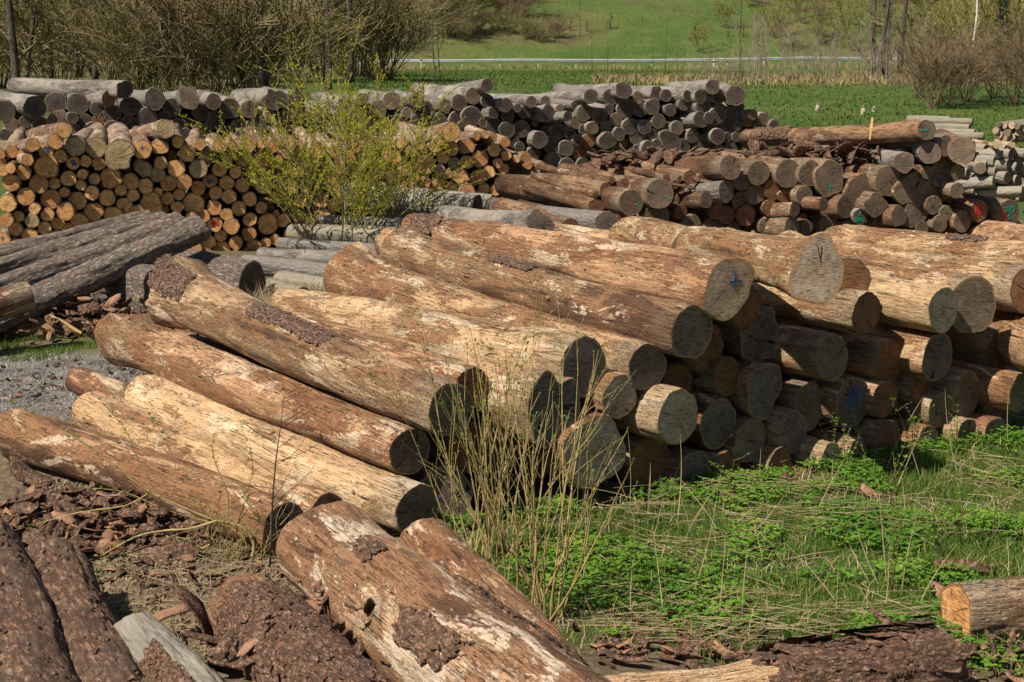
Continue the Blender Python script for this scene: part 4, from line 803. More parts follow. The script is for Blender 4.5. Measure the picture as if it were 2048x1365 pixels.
# straw lying and standing in the front grass
b=Buf(); g=random.Random(12)
def stick(p,az,l,el,r,bend=.15,n=4):
    pts=[];d=Vector((math.cos(az)*math.cos(el),math.sin(az)*math.cos(el),math.sin(el))); sag=Vector((g.uniform(-1,1),g.uniform(-1,1),g.uniform(-1,.2)))*bend*l
    for i in range(n): t=i/(n-1); pts.append(p+d*l*t+sag*(t*t))
    return pts
cl=[(g.uniform(.6,4.2),g.uniform(8.8,12.6),g.uniform(-.5,.5)) for _ in range(13)]+[(1.3,9.0,.1),(2.0,9.1,-.1),(1.0,9.6,.05),(1.7,9.35,0),(2.4,9.2,.1),(.9,9.2,.3),(1.5,8.9,-.1),(4.0,12.3,1),(4.1,12.6,-1),(3.9,12.0,2)]
for cx,cy,az0 in cl:
    for _ in range(g.randint(20,50)):
        x=g.gauss(cx,.30);y=g.gauss(cy,.13)
        if y>face_line(x)-.05: continue
        az=g.gauss(az0,.45)+(math.pi if g.random()<.5 else 0); b.tube(stick(Vector((x,y,terr(x,y)+g.uniform(.01,.11))),az,g.uniform(.15,.55),g.gauss(.02,.12),.0),[.0024,.0024,.002,.0012],3,False)
for _ in range(180):
    x=g.uniform(-.2,4.6);y=g.uniform(8.5,13)
    if y>face_line(x) or not infr(x,y) : continue
    b.tube(stick(Vector((x,y,terr(x,y)+.03)),g.uniform(0,6.28),g.uniform(.12,.5),g.uniform(0,.7),.0),[.003,.0028,.0022,.001],3,False)
for _ in range(700):
    x=g.uniform(-3.2,-.2);y=g.uniform(8.6,11)
    b.tube(stick(Vector((x,y,terr(x,y)+.02)),g.uniform(0,6.28),g.uniform(.08,.4),g.uniform(0,.25),.0),[.0028,.0025,.002,.001],3,False)
tag(obj('straw',b.mesh('straw',M['straw'])),'flattened dry straw lying in matted patches over the grass','straw',kind='stuff')
b=Buf()
for _ in range(60):
    x=g.uniform(-.1,4.8); y=g.uniform(9.2,face_line(x)-.05) 
    if not infr(x,y): continue
    b.tube(stick(Vector((x,y,terr(x,y))),g.uniform(0,6.28),g.uniform(.3,.85),g.gauss(1.3,.25),0,.12,6),[.0042,.004,.0035,.003,.0022,.001],3,False)
tag(obj('dry_stems',b.mesh('dry_stems',M['straw'])),'thin dry standing stalks rising from the grass','dry stalks',kind='stuff')
# ------------------------------------------------------------ bark debris
def shard(b,c,l,w,g,curl=None,thick=.008,tiltv=None):
    nl,nw=6,5; curl=curl if curl is not None else g.uniform(.4,1.6); az=g.uniform(0,6.28); tl=g.gauss(0,.35) if tiltv is None else tiltv; ro=g.gauss(0,.5)
    ca,sa=math.cos(az),math.sin(az); ct,st=math.cos(tl),math.sin(tl); cr,sr=math.cos(ro),math.sin(ro); flip=-1 if g.random()<.45 else 1; s0=g.uniform(0,99)
    Rr=w/max(curl,.2); base=len(b.v); bow=g.uniform(-.15,.15)*l
    for side in (0,1):
        for j in range(nl):
            for i in range(nw):
                u=j/(nl-1)-.5; v=i/(nw-1)-.5
                ww=w*(1-.5*abs(2*u)**3)*(1+.35*noise.noise(Vector((u*3+s0,v,0)))); uu=u*l*(1+.15*noise.noise(Vector((v*3,s0,0))))
                a=v*curl; x=uu+.012*noise.noise(Vector((u*9,v*9,s0))); y=math.sin(a)*Rr*ww/w; z=((math.cos(a)-1)*Rr+bow*(4*u*u))*flip+.010*noise.noise(Vector((u*6+s0,v*6,1)))+(thick*(.6+.6*g.random()) if side else 0)
                y,z=y*cr-z*sr,y*sr+z*cr; x,z=x*ct-z*st,x*st+z*ct; x,y=x*ca-y*sa,x*sa+y*ca
                b.v.append(Vector((c[0]+x,c[1]+y,c[2]+z)))
    q=nl*nw
    for j in range(nl-1):
        for i in range(nw-1):
            a=base+j*nw+i; b.f.append((a,a+nw,a+nw+1,a+1)); b.f.append((a+q,a+q+1,a+q+nw+1,a+q+nw))
    for j in range(nl-1):
        a=base+j*nw; b.f.append((a,a+q,a+q+nw,a+nw)); a+=nw-1; b.f.append((a,a+nw,a+q+nw,a+q))
    for i in range(nw-1):
        a=base+i; b.f.append((a,a+1,a+q+1,a+q)); a+=(nl-1)*nw; b.f.append((a,a+q,a+q+1,a+1))
def debris(name,area,n,lr,label,seed,mat='chip',zf=None,hh=.0):
    g=random.Random(seed); b=Buf(); mi=[]
    for _ in range(n):
        x,y=area(g); nf=len(b.f); z=(zf(x,y) if zf else terr(x,y))+abs(g.gauss(0,hh))+.015; l=g.uniform(*lr); shard(b,(x,y,z),l,l*g.uniform(.3,.6),g); mi+=[1 if g.random()<.2 else 0]*(len(b.f)-nf)
    me=b.mesh(name,[M[mat],M['chipin']]); me.polygons.foreach_set('material_index',mi)
    tag(obj(name,me),label,'bark litter',kind='stuff')
def gs(cx,cy,sx,sy): return lambda g:(g.gauss(cx,sx),g.gauss(cy,sy))
debris('bark_litter',gs(-3.4,11.15,.42,.3),520,(.08,.3),'heap of torn bark at the left below the lowest peeled log',1,'chip',None,.05)
debris('bark_litter',gs(-3.1,10.95,.55,.4),260,(.06,.24),'dark damp bark flakes mixed into the left heap',2,'barkshiny',None,.05)
debris('bark_litter',lambda g:(g.uniform(-3.8,-.9),g.uniform(8.6,12.4)),420,(.03,.14),'small bark flakes strewn over the mud',3,'chip')
debris('bark_litter',gs(-5.4,18.7,.7,.35),520,(.06,.28),'heap of torn bark beyond the gravel track under the slanting dark logs',4,'chip',None,.16)
debris('bark_litter',gs(-4.4,16,1.0,.8),260,(.02,.10),'dark bark crumbs on the gravel track',14,'barkshiny')
debris('bark_litter',gs(-.85,8.5,.42,.4),190,(.08,.28),'bark slabs packed around the foreground logs',5,'chip',None,.14)
debris('bark_litter',lambda g:(g.uniform(.5,3.2),g.gauss(8.6,.22)),230,(.04,.2),'brown bark crumbs between the grass and the fallen foreground log',6,'chip',None,.03)
debris('bark_litter',lambda g:(lambda x:(x,face_line(x)-.05+g.gauss(0,.15)))(g.uniform(1.0,3.2)),80,(.04,.2),'bark pieces on the ground at the foot of the front pile',7,'chip')
def on_pile(x0,x1,y0,y1,Y): 
    def f(g):
        return P(g.uniform(x0,x1),g.uniform(y0,y1),Y+g.uniform(-.3,1.2))
    return f
def debris3(fn,n,lr,label,seed,mat='chip'):
    g=random.Random(seed); b=Buf()
    for _ in range(n):
        p=fn(g); l=g.uniform(*lr); shard(b,p,l,l*g.uniform(.25,.5),g)
    tag(obj('bark_litter',b.mesh('bark_litter',M[mat])),label,'bark litter',kind='stuff')
debris3(on_pile(1500,1850,300,322,20.3),170,(.12,.5),'dark bark strips lying between the upper logs of the right barky pile',8)
debris3(on_pile(1190,1560,305,330,20.6),120,(.12,.5),'dark bark strips on the left shoulder of the barky pile',9)
debris3(on_pile(1340,1430,355,390,19.6),70,(.1,.35),'rusty bark strips in the gap between two logs of the barky pile',10)
debris3(on_pile(1400,1560,488,505,14.6),70,(.06,.2),'bark crumbs on the top logs of the front pile',11)
def pebbles(fn,n,r,mat,name,label,seed):
    g=random.Random(seed); V=[];Fc=[]
    for _ in range(n):
        x,y=fn(g); s=r*g.uniform(.4,1.5); z=terr(x,y)+s*.2; k=len(V); a=g.uniform(0,6.28)
        for i in range(5): t=a+i*1.257; q=s*g.uniform(.7,1.2); V.append((x+math.cos(t)*q,y+math.sin(t)*q,z-s*.3))
        for i in range(5): t=a+.4+i*1.257; q=s*g.uniform(.4,.8); V.append((x+math.cos(t)*q,y+math.sin(t)*q,z+s*g.uniform(.3,.7)))
        for i in range(5): j=(i+1)%5; Fc.append((k+i,k+j,k+5+j,k+5+i))
        Fc.append(tuple(k+5+i for i in range(5)))
    tag(obj(name,mesh(name,V,Fc,mat,False)),label,'stones' if name=='gravel' else 'soil',kind='stuff')
pebbles(lambda g:(g.uniform(-6.6,-2.4),g.uniform(13.6,17.4)),5200,.017,m_simple('gravel_stone',(.34,.32,.29),(.13,.12,.11),3),'gravel','loose grey gravel on the yard track at the left',71)
pebbles(lambda g:(g.uniform(-3.8,-.8),g.uniform(8.5,12.4)),5200,.022,m_simple('mud_clod',(.25,.19,.12),(.12,.085,.055),4),'mud_clods','crumbly clods of yellow brown mud between the left logs',72)
# individual slabs close to the viewer
for i,(px,py,Y,l,w,az,tl,lab) in enumerate((
 (395,1235,8.75,.5,.16,1.3,1.1,'upright torn bark slab leaning on the left of the scaly foreground log'),
 (205,1105,10.6,.35,.14,.6,.3,'curved brown bark slab on the mud below the thin branches'),
 (330,1098,10.4,.5,.16,.1,.1,'long bark slab lying flat behind the mud'),
 (480,1340,7.9,.45,.16,.9,.5,'bark slab standing among the logs at the bottom edge'),
 (600,1215,8.7,.35,.2,.2,.3,'bark slab wedged behind the scaly log'),
 (710,1290,8.0,.5,.15,1.9,.5,'narrow bark slab leaning against the huge foreground log'),
 (650,1290,8.0,.3,.2,1.2,.3,'curled bark slab between the scaly log and the huge log'),
 (330,1225,8.9,.35,.14,.4,.3,'ragged bark slab draped over the grey stub log'),
 (1400,1290,8.7,.45,.1,.1,.05,'bark slab with whitish flecks in front of the straw'),
 (1985,1330,8.6,.5,.12,.5,.2,'dark bark slab in the bottom right corner'),
 (1880,1215,9.6,.2,.1,.4,.3,'brown bark slab leaning on the mossy cut end'),
 (1930,1148,10.1,.4,.08,.3,.1,'thin bark slab behind the short right log'),
 (1440,990,11.7,.4,.1,.2,.1,'reddish bark slab lying at the foot of the front pile'),
 (1740,985,11.9,.16,.12,.2,.4,'small pinkish bark slab standing in the grass'),
 (60,950,12.3,.4,.2,.9,.5,'large dark bark slab on top of the left bark heap'),
 (240,1010,11.6,.35,.15,.3,.2,'bark slab with a white fleck under the lowest log'))):
    g=random.Random(i+50); b=Buf(); c=P(px,py,Y); zz=terr(c.x,c.y); 
    if c.z<zz+.02 or i in (1,2,8,12,13): c.z=zz+.05
    shard(b,Vector((0,0,0)),l,w,g,1.2,.014,tl); tag(obj('bark_slab',b.mesh('bark_slab',[M['chip'],M['chipin']][i%3==1]),None,c),lab,'bark slab','large bark slabs')
# splinters
for (px,py,Y,l,az,el,lab) in ((1742,258,18.7,.28,1.2,1.2,'pale wood splinter standing against the highest long log'),(135,650,17.9,.55,-.5,-.45,'long pale split stick leaning in the bark heap beyond the track')):
    b=Buf(); d=Vector((math.cos(az)*math.cos(el),math.sin(az)*.3,math.sin(el))); b.tube([-d*l/2,Vector((0,0,0)),d*l/2],[.006,.02,.012],4); tag(obj('wood_splinter',b.mesh('wood_splinter',M['split'],False),None,P(px,py,Y)),lab,'splinter')
# ------------------------------------------------------------ shrubs and trees
def twig_walk(g,p,d,l,r,n,wob=.18,grav=0.0):
    pts=[p];rs=[r];q=p.copy();d=d.normalized()
    for i in range(n):
        d=(d+Vector((g.gauss(0,wob),g.gauss(0,wob),g.gauss(0,wob*.6)-grav))).normalized(); q=q+d*(l/n); pts.append(q); rs.append(r*(1-.8*(i+1)/n)+.0008)
    return pts,rs
def make_bush(seed,h,spread,ns,nb,r,sides=3,leafmat=None,leafbuf=None,leafn=0,leafl=.05,sub=2,wob=.12,minr=0,leafw=.4):
    g=random.Random(seed); b=Buf(); lb=leafbuf
    def rec(p,d,l,rr,lev):
        pts,rs=twig_walk(g,p,d,l,rr,5,wob); rs=[max(q,minr) for q in rs]; b.tube(pts,rs,sides,False)
        if lb is not None and lev>=sub-1:
            for _ in range(leafn):
                t=g.uniform(.25,1)*(len(pts)-1); i=min(int(t),len(pts)-2); q=pts[i].lerp(pts[i+1],t-i); dd=(pts[i+1]-pts[i]).normalized()+Vector((g.gauss(0,.6),g.gauss(0,.6),g.gauss(.2,.6)))
                lb.leaf(q,dd,leafl*g.uniform(.6,1.3),leafl*leafw)
        if lev<sub:
            for _ in range(nb):
                t=g.uniform(.3,.95)*(len(pts)-1); i=min(int(t),len(pts)-2); q=pts[i].lerp(pts[i+1],t-i); dd=(pts[i+1]-pts[i]).normalized()+Vector((g.gauss(0,.45),g.gauss(0,.45),g.gauss(.15,.3)))
                rec(q,dd,l*g.uniform(.3,.55),rs[i]*.6,lev+1)
    for _ in range(ns):
        a=g.uniform(0,6.28); s=g.random()**.6*spread; d=Vector((math.cos(a)*s/h,math.sin(a)*s/h,1)); rec(Vector((math.cos(a)*.06*spread,math.sin(a)*.06*spread,-.05)),d,h*g.uniform(.75,1.1),r*g.uniform(.6,1.1),0)
    return b
def make_tree(seed,h,r,crown,nl=9,lev=3,mat='trunk',lean=(0,0),minr=.012,start=.3,drop=0,leaf=None,leafn=3,leafl=.12,fork=0):
    g=random.Random(seed); tb=Buf(); cb=Buf(); lb=Buf()
    n=12; pts=[];q=Vector((0,0,-.1)); d=Vector((lean[0],lean[1],1)).normalized(); rs=[]
    for i in range(n+1):
        pts.append(q.copy()); rs.append(r*(1-.8*i/n)*(1.35 if i==0 else 1)); d=(d+Vector((g.gauss(0,.04),g.gauss(0,.04),.05))).normalized(); q=q+d*h/n
    tb.tube(pts,rs,8)
    def rec(p,d,l,rr,k):
        ps,r2=twig_walk(g,p,d,l,rr,5,.16,drop); r2=[max(v,minr) for v in r2]; cb.tube(ps,r2,3,False)
        if leaf and k>=lev-1:
            for _ in range(leafn):
                i=g.randint(1,4); lb.leaf(ps[i]+Vector((g.gauss(0,.05),g.gauss(0,.05),g.gauss(0,.05))),Vector((g.gauss(0,1),g.gauss(0,1),g.gauss(0,1))),leafl*g.uniform(.5,1.3),leafl*.6)
        if k<lev:
            for _ in range(4 if k else 5):
                i=g.randint(1,4); rec(ps[i],(ps[i+1]-ps[i]).normalized()+Vector((g.gauss(0,.6),g.gauss(0,.6),g.gauss(.1,.4))),l*g.uniform(.4,.65),r2[i]*.65,k+1)
    for k in range(nl):
        t=start+(1-start)*k/nl+g.uniform(0,.05); i=min(int(t*n),n-1); a=g.uniform(0,6.28); rec(pts[i],Vector((math.cos(a),math.sin(a),g.uniform(.3,1.1))),crown*g.uniform(.6,1)*(1-.4*t),rs[i]*.5,1)
    return tb.mesh('trunk',M[mat]),cb.mesh('crown',M['twigb'] if mat!='birch' else M['twigg']),(lb.mesh('foliage',M[leaf]) if leaf else None)
def place_tree(name,meshes,p,rz,s,label,group,cat='tree'):
    t=obj(name,None,None,p); t.rotation_euler=(0,0,rz); t.scale=(s,s,s); tag(t,label,cat,group)
    for nm,m in zip(('trunk','crown','foliage'),meshes):
        if m: obj(nm,m,t)
    return t
def on(px,Y): x=(px-1024)/F*Y*.985; return Vector((x,Y,terr(x,Y)-.02))
# prototypes for thicket shrubs
proto=[make_bush(100+i,4.2,2.2,26,6,.03,3,sub=2,wob=.13,minr=.011).mesh('shrub',M[['twigb','twigo','twigo'][i]]) for i in range(3)]
g=random.Random(77); spots=[]
for i in range(46):
    px=-90+i*19+g.uniform(-12,12); Y=g.choice((62,70,80,92,105,125,145))+g.uniform(-4,4)
    if px>690: Y=max(Y,85)
    spots.append((px,Y,g.uniform(.75,1.35)))
spots.sort()
for i,(px,Y,s) in enumerate(spots):
    o=obj('leafless_shrub',proto[i%3],None,on(px,Y)); o.rotation_euler=(0,0,g.uniform(0,6)); o.scale=(s*1.25,s*1.25,s)
    tag(o,f"{'tall' if s>1.15 else 'low' if s<.9 else 'mid-height'} leafless {('brown','olive','olive')[i%3]} shrub, {ORD(i+1)} from left in the thicket behind",'shrub','leafless shrubs in the left thicket')
# shrubs up the hillside
hp=[]
for i in range(70):
    px=g.choice((g.uniform(-100,900),g.uniform(-100,1000),g.uniform(1480,2150))); Y=g.uniform(176,230); s=g.uniform(.8,1.6)
    if i<8: px=900+i*30; Y=181+g.uniform(0,5); s=.5
    elif i<34: px=g.uniform(700,1060); Y=g.uniform(186,215); s=g.uniform(.5,1.1)
    hp.append((px,Y,s))
for i,(px,Y,s) in enumerate(sorted(hp)):
    o=obj('hillside_shrub',proto[i%3],None,on(px,Y)); o.rotation_euler=(0,0,g.uniform(0,6)); o.scale=(s*1.5,s*1.5,s)
    tag(o,f"brown shrub on the far slope, {ORD(i+1)} from left of those beyond the road",'shrub','leafless shrubs on the slope beyond the road')
# trees of the left thicket
T1=make_tree(1,9,.20,3.2,10,3,leaf='oleaf',leafn=4,leafl=.10); T2=make_tree(2,8,.15,3.4,10,3,lean=(-.25,0),leaf='yleaf',leafn=4,leafl=.10,start=.2); T3=make_tree(3,10,.32,3.5,9,3,leaf='yleaf',leafn=4,leafl=.10,start=.35)
for px,Y,m,s,rz,lab in ((25,58,T1,1.0,0,'grey trunked tree at the far left behind the grey pile'),(43,60,T2,.85,2.6,'leaning lichen yellow tree right beside the far left one'),(535,62,T3,.9,1,'stout tree with a thick dark trunk and budding olive crown'),(492,60,T2,.95,.3,'left leaning tree beside the stout trunk'),(525,57,T1,.75,2,'slender tree just before the stout trunk'),(-30,75,T3,.9,4,'tree cut off by the left frame edge'),(190,90,T1,.8,4,'thin tree standing back in the thicket left of centre'),(390,95,T2,1.0,5,'twisted tree standing back in the thicket')):
    place_tree('bare_tree',m,on(px,Y),rz,s,lab,'trees in the left thicket')
for i,(px,Y,s) in enumerate(((95,66,1.0),(270,61,.8),(330,72,1.1),(440,66,.9),(600,64,.9),(655,72,1.0),(700,80,.9),(150,100,1.3))): place_tree('bare_tree',(T1,T2)[i%2],on(px,Y),i*2.1,s,f'slender bare tree rising from the thicket, {ORD(sorted((95,270,330,440,600,655,700,150)).index(px)+1)} of the slender ones from the left','slender trees in the left thicket')
# saplings along the middle
SP=[make_tree(20+i,5.5,.04,1.3,9,2,mat='birch' if 0 else 'trunk',minr=.009,start=.25) for i in range(3)]
k=0
for px,Y,s in ((785,88,1.1),(870,80,1.05),(880,84,.9),(915,182,1.5),(1045,184,1.3),(1085,185,1.3),(1118,186,1.2),(1160,184,1.4),(1185,98,.65),(1215,99,.55),(1305,97,.6),(1330,97,.65),(1355,99,.45),(1640,100,1.6),(1480,84,1.3),(1515,84,.8)):
    k+=1; place_tree('sapling',SP[k%3],on(px,Y),k,s,f"{'young bare tree' if s>1 else 'slim bare sapling'} on the {'far slope' if Y>170 else 'near meadow'}, {ORD(k)} of the single ones",'single saplings across the meadow')
# coppice rods on the bank at right
def rods(seed,n,w,h,r=.018):
    g=random.Random(seed); b=Buf()
    for _ in range(n):
        p=Vector((g.uniform(-w,w),g.uniform(-.8,.8),-.05)); ps,rs=twig_walk(g,p,Vector((g.gauss(0,.07),g.gauss(0,.07),1)),h*g.uniform(.4,1.1),r*g.uniform(.5,1.1),6,.035); rs=[max(q,.008) for q in rs]; b.tube(ps,rs,3,False)
        for _ in range(5):
            i=g.randint(2,5); ps2,r2=twig_walk(g,ps[i],Vector((g.gauss(0,.5),g.gauss(0,.5),1)),h*.25,.008,3,.1); b.tube(ps2,[max(q,.006) for q in r2],3,False)
    return b.mesh('coppice_clump',M['twigg'])
RD=[rods(i,14,1.1,3.6) for i in range(3)]
for i,px in enumerate(range(1395,1830,27)):
    o=obj('coppice_clump',RD[i%3],None,on(px+g.uniform(-8,8),82+g.uniform(-2,6))); o.rotation_euler=(0,0,g.uniform(-.3,.3)+(math.pi if i%2 else 0)); s=g.uniform(.65,1.1); o.scale=(s,s,s*(.6 if px<1480 else 1))
    tag(o,f'clump of upright bare rods on the grassy bank, {ORD(i+1)} clump from the left','shrub','clumps of upright rods on the bank')
T4=make_tree(31,11,.28,2.6,10,3,start=.1,leafn=0); 
for i,(px,Y,s) in enumerate(((1745,92,1.0),(1775,90,1.1),(1800,94,.95),(1760,89,.8))): place_tree('bare_tree',T4,on(px,Y),i*1.7,s*.8,('left most trunk of','thickest trunk in','right hand trunk of','thin front trunk in')[i]+' the multi stemmed bare tree behind the rods','trunks of the multi stemmed tree')
TB=make_tree(33,9,.085,.9,12,1,mat='birch',lean=(.12,0),minr=.008,start=.35); place_tree('birch_tree',TB,on(1937,75),0,1,'slender white birch leaning right behind the brown bush',None)
for i,(px,Y,s) in enumerate(((1900,66,.62),(1840,70,.5),(1870,64,.55),(2035,66,.6),(1990,70,.6),(1935,68,.5),(2070,62,.7))):
    o=obj('dense_bush',proto[0],None,on(px,Y)); o.scale=(s*1.3,s*1.3,s); o.rotation_euler=(0,0,i*1.3); tag(o,f"dense rounded brown bush on the green, {ORD(sorted((1840,1870,1900,1935,1990,2035,2070)).index(px)+1 if False else sorted((1840,1870,1900,1935,1990,2035,2070)).index(px)+1)} of the right hand bushes from the left",'bush','dense brown bushes at right')
for i,(px,Y,s,dark) in enumerate(((1560,178,1.2,0),(1600,190,1,0),(1850,120,1.6,0),(1900,130,1.6,0),(1960,110,1.5,0),(2000,100,1.4,0),(2040,105,1.6,0),(1700,178,1.3,0),(1760,185,1.3,0),(1640,182,1.3,0))+tuple((1400+47*q,177+(q*37)%26,.7+.1*(q%5),0) for q in range(14))):
    m=make_bush(300+i,4,2,12,5,.03,3,leafbuf=(lb:=Buf()),leafn=3,leafl=.13,sub=2,minr=.012,leafw=.6) if i<3 else None
    if i<3: YB=globals().setdefault('YB',[]); YB.append((m.mesh('budding_shrub',M['twigo']),lb.mesh('leaves',M['yleaf'])))
    a,bm=YB[i%3]; o=obj('budding_shrub',a,None,on(px,Y)); o.scale=(s,s,s); obj('leaves',bm,o); tag(o,f"yellowish budding shrub at right, {ORD(sorted([1560,1600,1850,1900,1960,2000,2040,1700,1760,1640]+[1400+47*q for q in range(14)]).index(px)+1)} of its kind from the left",'shrub','yellowish budding shrubs at right')
# dark conifers at the top right and small firs on the slope
def conifer(seed,h,w):
    g=random.Random(seed); tb=Buf(); tb.tube([Vector((0,0,-.1)),Vector((0,0,h*.5)),Vector((0,0,h))],[w*.06,w*.04,.01],6); b=Buf()
    for i in range(int(h*14)):
        z=h*(.08+.92*i/(h*14)); l=w*(1-z/h)*g.uniform(.7,1.1)+.05; a=g.uniform(0,6.28); d=Vector((math.cos(a),math.sin(a),-.15)); 
        for k in range(9): 
            p=Vector((0,0,z))+d*l*(k/9); b.leaf(p,d+Vector((g.gauss(0,.6),g.gauss(0,.6),g.gauss(-.1,.3))),.32*g.uniform(.6,1.2)*max(.35,w/2.4),.13*max(.35,w/2.4))
    return tb.mesh('trunk',M['trunk']),b.mesh('crown',M['conifer'])
C1=conifer(1,9,2.4); C2=conifer(2,1.7,.8)
for i,(px,Y,s) in enumerate(((1700,212,1),(1790,215,1.1),(1850,208,1.2),(1905,212,1.2),(1965,205,1.25),(2025,208,1.2),(2080,200,1.3),(1760,222,1.2),(1890,222,1.3),(2000,220,1.3))):
    place_tree('conifer',C1,on(px,Y),i,s,f"dark spruce in the wood at the top right, {ORD(sorted([1700,1790,1850,1905,1965,2025,2080,1760,1890,2000]).index(px)+1)} from the left",'dark spruces at the top right','tree')
for i,(px,Y) in enumerate(((1173,186),(1140,186),(1220,187),(1455,184),(1485,184),(1390,183))):
    place_tree('small_fir',C2,on(px,Y),i,.8+.2*(i%3),f"little dark fir on the green slope, {ORD(sorted([1173,1140,1220,1455,1485,1390]).index(px)+1)} from the left",'little firs on the slope','tree')
place_tree('conifer',C1,on(2000,84),1,.55,'dark green spruce among the brown brush at right',None)
# fallen trunk on the slope
def on_hill(px,py):
    Y=176
    while Y<300:
        q=on(px,Y); r_=ray(px,py)
        if q.z>=CAMZ+r_.z*Y: return q
        Y+=.5
    return q
a=on_hill(1500,4);bb=on_hill(1728,58); a.z=terr(a.x,a.y)+.25; bb.z=terr(bb.x,bb.y)+.2
b=Buf(); b.tube([a,a.lerp(bb,.5)+Vector((0,0,.2)),bb],[.26,.2,.12],8); tag(obj('fallen_trunk',b.mesh('fallen_trunk',M['trunk'])),'long fallen tree trunk lying down the slope at the upper right','fallen tree')
# old stumps on the green
for i,(px,Y,s) in enumerate(((1638,63,1),(1752,62,.9),(1730,61,1.1))):
    p=on(px,Y); s*=.75; b=Buf(); g2=random.Random(i); b.tube([Vector((0,0,-.1)),Vector((0,0,.12)),Vector((.03,0,.32*s))],[.17*s,.12*s,.10*s],9)
    for k in range(4): b.tube([Vector((g2.uniform(-.08,.08),g2.uniform(-.08,.08),.25*s)),Vector((g2.uniform(-.08,.08),g2.uniform(-.08,.08),.45*s))],[.04,.008],4)
    tag(obj('tree_stump',b.mesh('tree_stump',M['stump']),None,p),('splintered stump left of the other two on the green bank','pale stump at the right end of the green bank','whitish stump between two others on the green bank')[i],'stump','old stumps on the green bank')
# meadow grass tufts
pts=[]; gg=random.Random(5)
for _ in range(90000):
    Y=42+180*gg.random()**1.2; px=gg.uniform(700,2100) if gg.random()<.8 else gg.uniform(-60,800); x=(px-1024)/F*Y
    if 138<Y<173 or gg.random()<w_brown(x,Y)*.8: continue
    pts.append((x,Y,terr(x,Y)-.02))
hs=[gg.uniform(.04,.11)*(1+p[1]/110) for p in pts]
tag(obj('meadow_grass',blades(pts,hs,.06,M['meadow'],'meadow_grass',1.5,8)),'green meadow grass between the log piles and the road','grass',kind='stuff')
pts=[]
for _ in range(16000):
    Y=gg.choice((gg.uniform(79,96),gg.uniform(150,163),gg.uniform(176,230))); px=gg.uniform(1180,2100) if Y<100 else gg.uniform(-60,2100); x=(px-1024)/F*Y
    if Y>170 and gg.random()>w_brown(x,Y)+.1: continue
    pts.append((x,Y,terr(x,Y)-.02))
tag(obj('dry_meadow_grass',blades(pts,[gg.uniform(.2,.55) for _ in pts],.05,M['drygrass'],'dry_meadow_grass',.9,9)),'tan dry grass along the bank and in patches on the slope','grass',kind='stuff')
# ------------------------------------------------------------ guard rail and markers
root=obj('guard_rail',None,None,on(1100,163.5)); tag(root,'galvanised steel guard rail along the road across the meadow','guard rail')
path=[]
for i in range(0,44):
    x=-17+4.0*i*.985; 
    y=163.4+.03*(x-2)+(.06*(x+6)**2*.35 if x<-6 else 0); path.append(Vector((x,y,terr(x,y))))
prof=[(0,-.155),(.04,-.12),(.08,-.09),(.08,-.05),(.02,0),(.08,.05),(.08,.09),(.04,.12),(0,.155)]
V=[];Fc=[]
for p in path:
    for d,z in prof: V.append((p.x-root.location.x,p.y-root.location.y-d,p.z+.72-root.location.z+z))
n=len(prof)
for i in range(len(path)-1):
    for k in range(n-1): Fc.append((i*n+k,(i+1)*n+k,(i+1)*n+k+1,i*n+k+1))
# back skin gives the beam its thickness
o=len(V); V+=[(x,y+.012,z) for x,y,z in V]
Fc+=[tuple(o+q for q in f[::-1]) for f in list(Fc)]
obj('rail_beam',mesh('rail_beam',V,Fc,M['metal'],False),root)
for p in path:
    b=Buf(); b.box((0,.05,.26),.16,.06,.98); obj('post',b.mesh('post',M['metal'],False),root,p-root.location)
for i,(px,dy) in enumerate(((843,-1.3),(1427,-1.6),(1527,1.2),(772,-1.3))):
    p=on(px,163+dy+.03*((px-1024)/F*163-2)); r=obj('road_marker',None,None,p); tag(r,('white roadside marker post with a black band near the left end of the rail','low white marker post with a black band before the middle of the rail','white marker post rising behind the rail at right of centre','small marker post where the rail fades into the thicket')[i],'marker post','white road marker posts'); 
    hgt=1.15 if i!=1 else .85
    b=Buf(); b.box((0,0,hgt/2-.05),.14,.12,hgt+.1); obj('post',b.mesh('post',M['white'],False),r)
    b=Buf(); b.box((0,0,hgt-.28),.152,.132,.22); obj('black_band',b.mesh('black_band',M['black'],False),r)
# ------------------------------------------------------------ near shrubs
# willow with catkins beside the orange pile
base=P(672,440,23.0); base.z=0.0
lb=Buf(); wb=make_bush(501,2.5,1.8,20,7,.020,4,leafbuf=lb,leafn=14,leafl=.05,sub=2,wob=.09,minr=.0035,leafw=.42)
w=obj('willow_bush',wb.mesh('willow_bush',M['twigo']),None,base); tag(obj('catkins_and_leaves',lb.mesh('catkins_and_leaves',M['willow'],False),w),kind='stuff'); tag(w,'yellow green flowering willow bush in front of the orange log pile','bush')
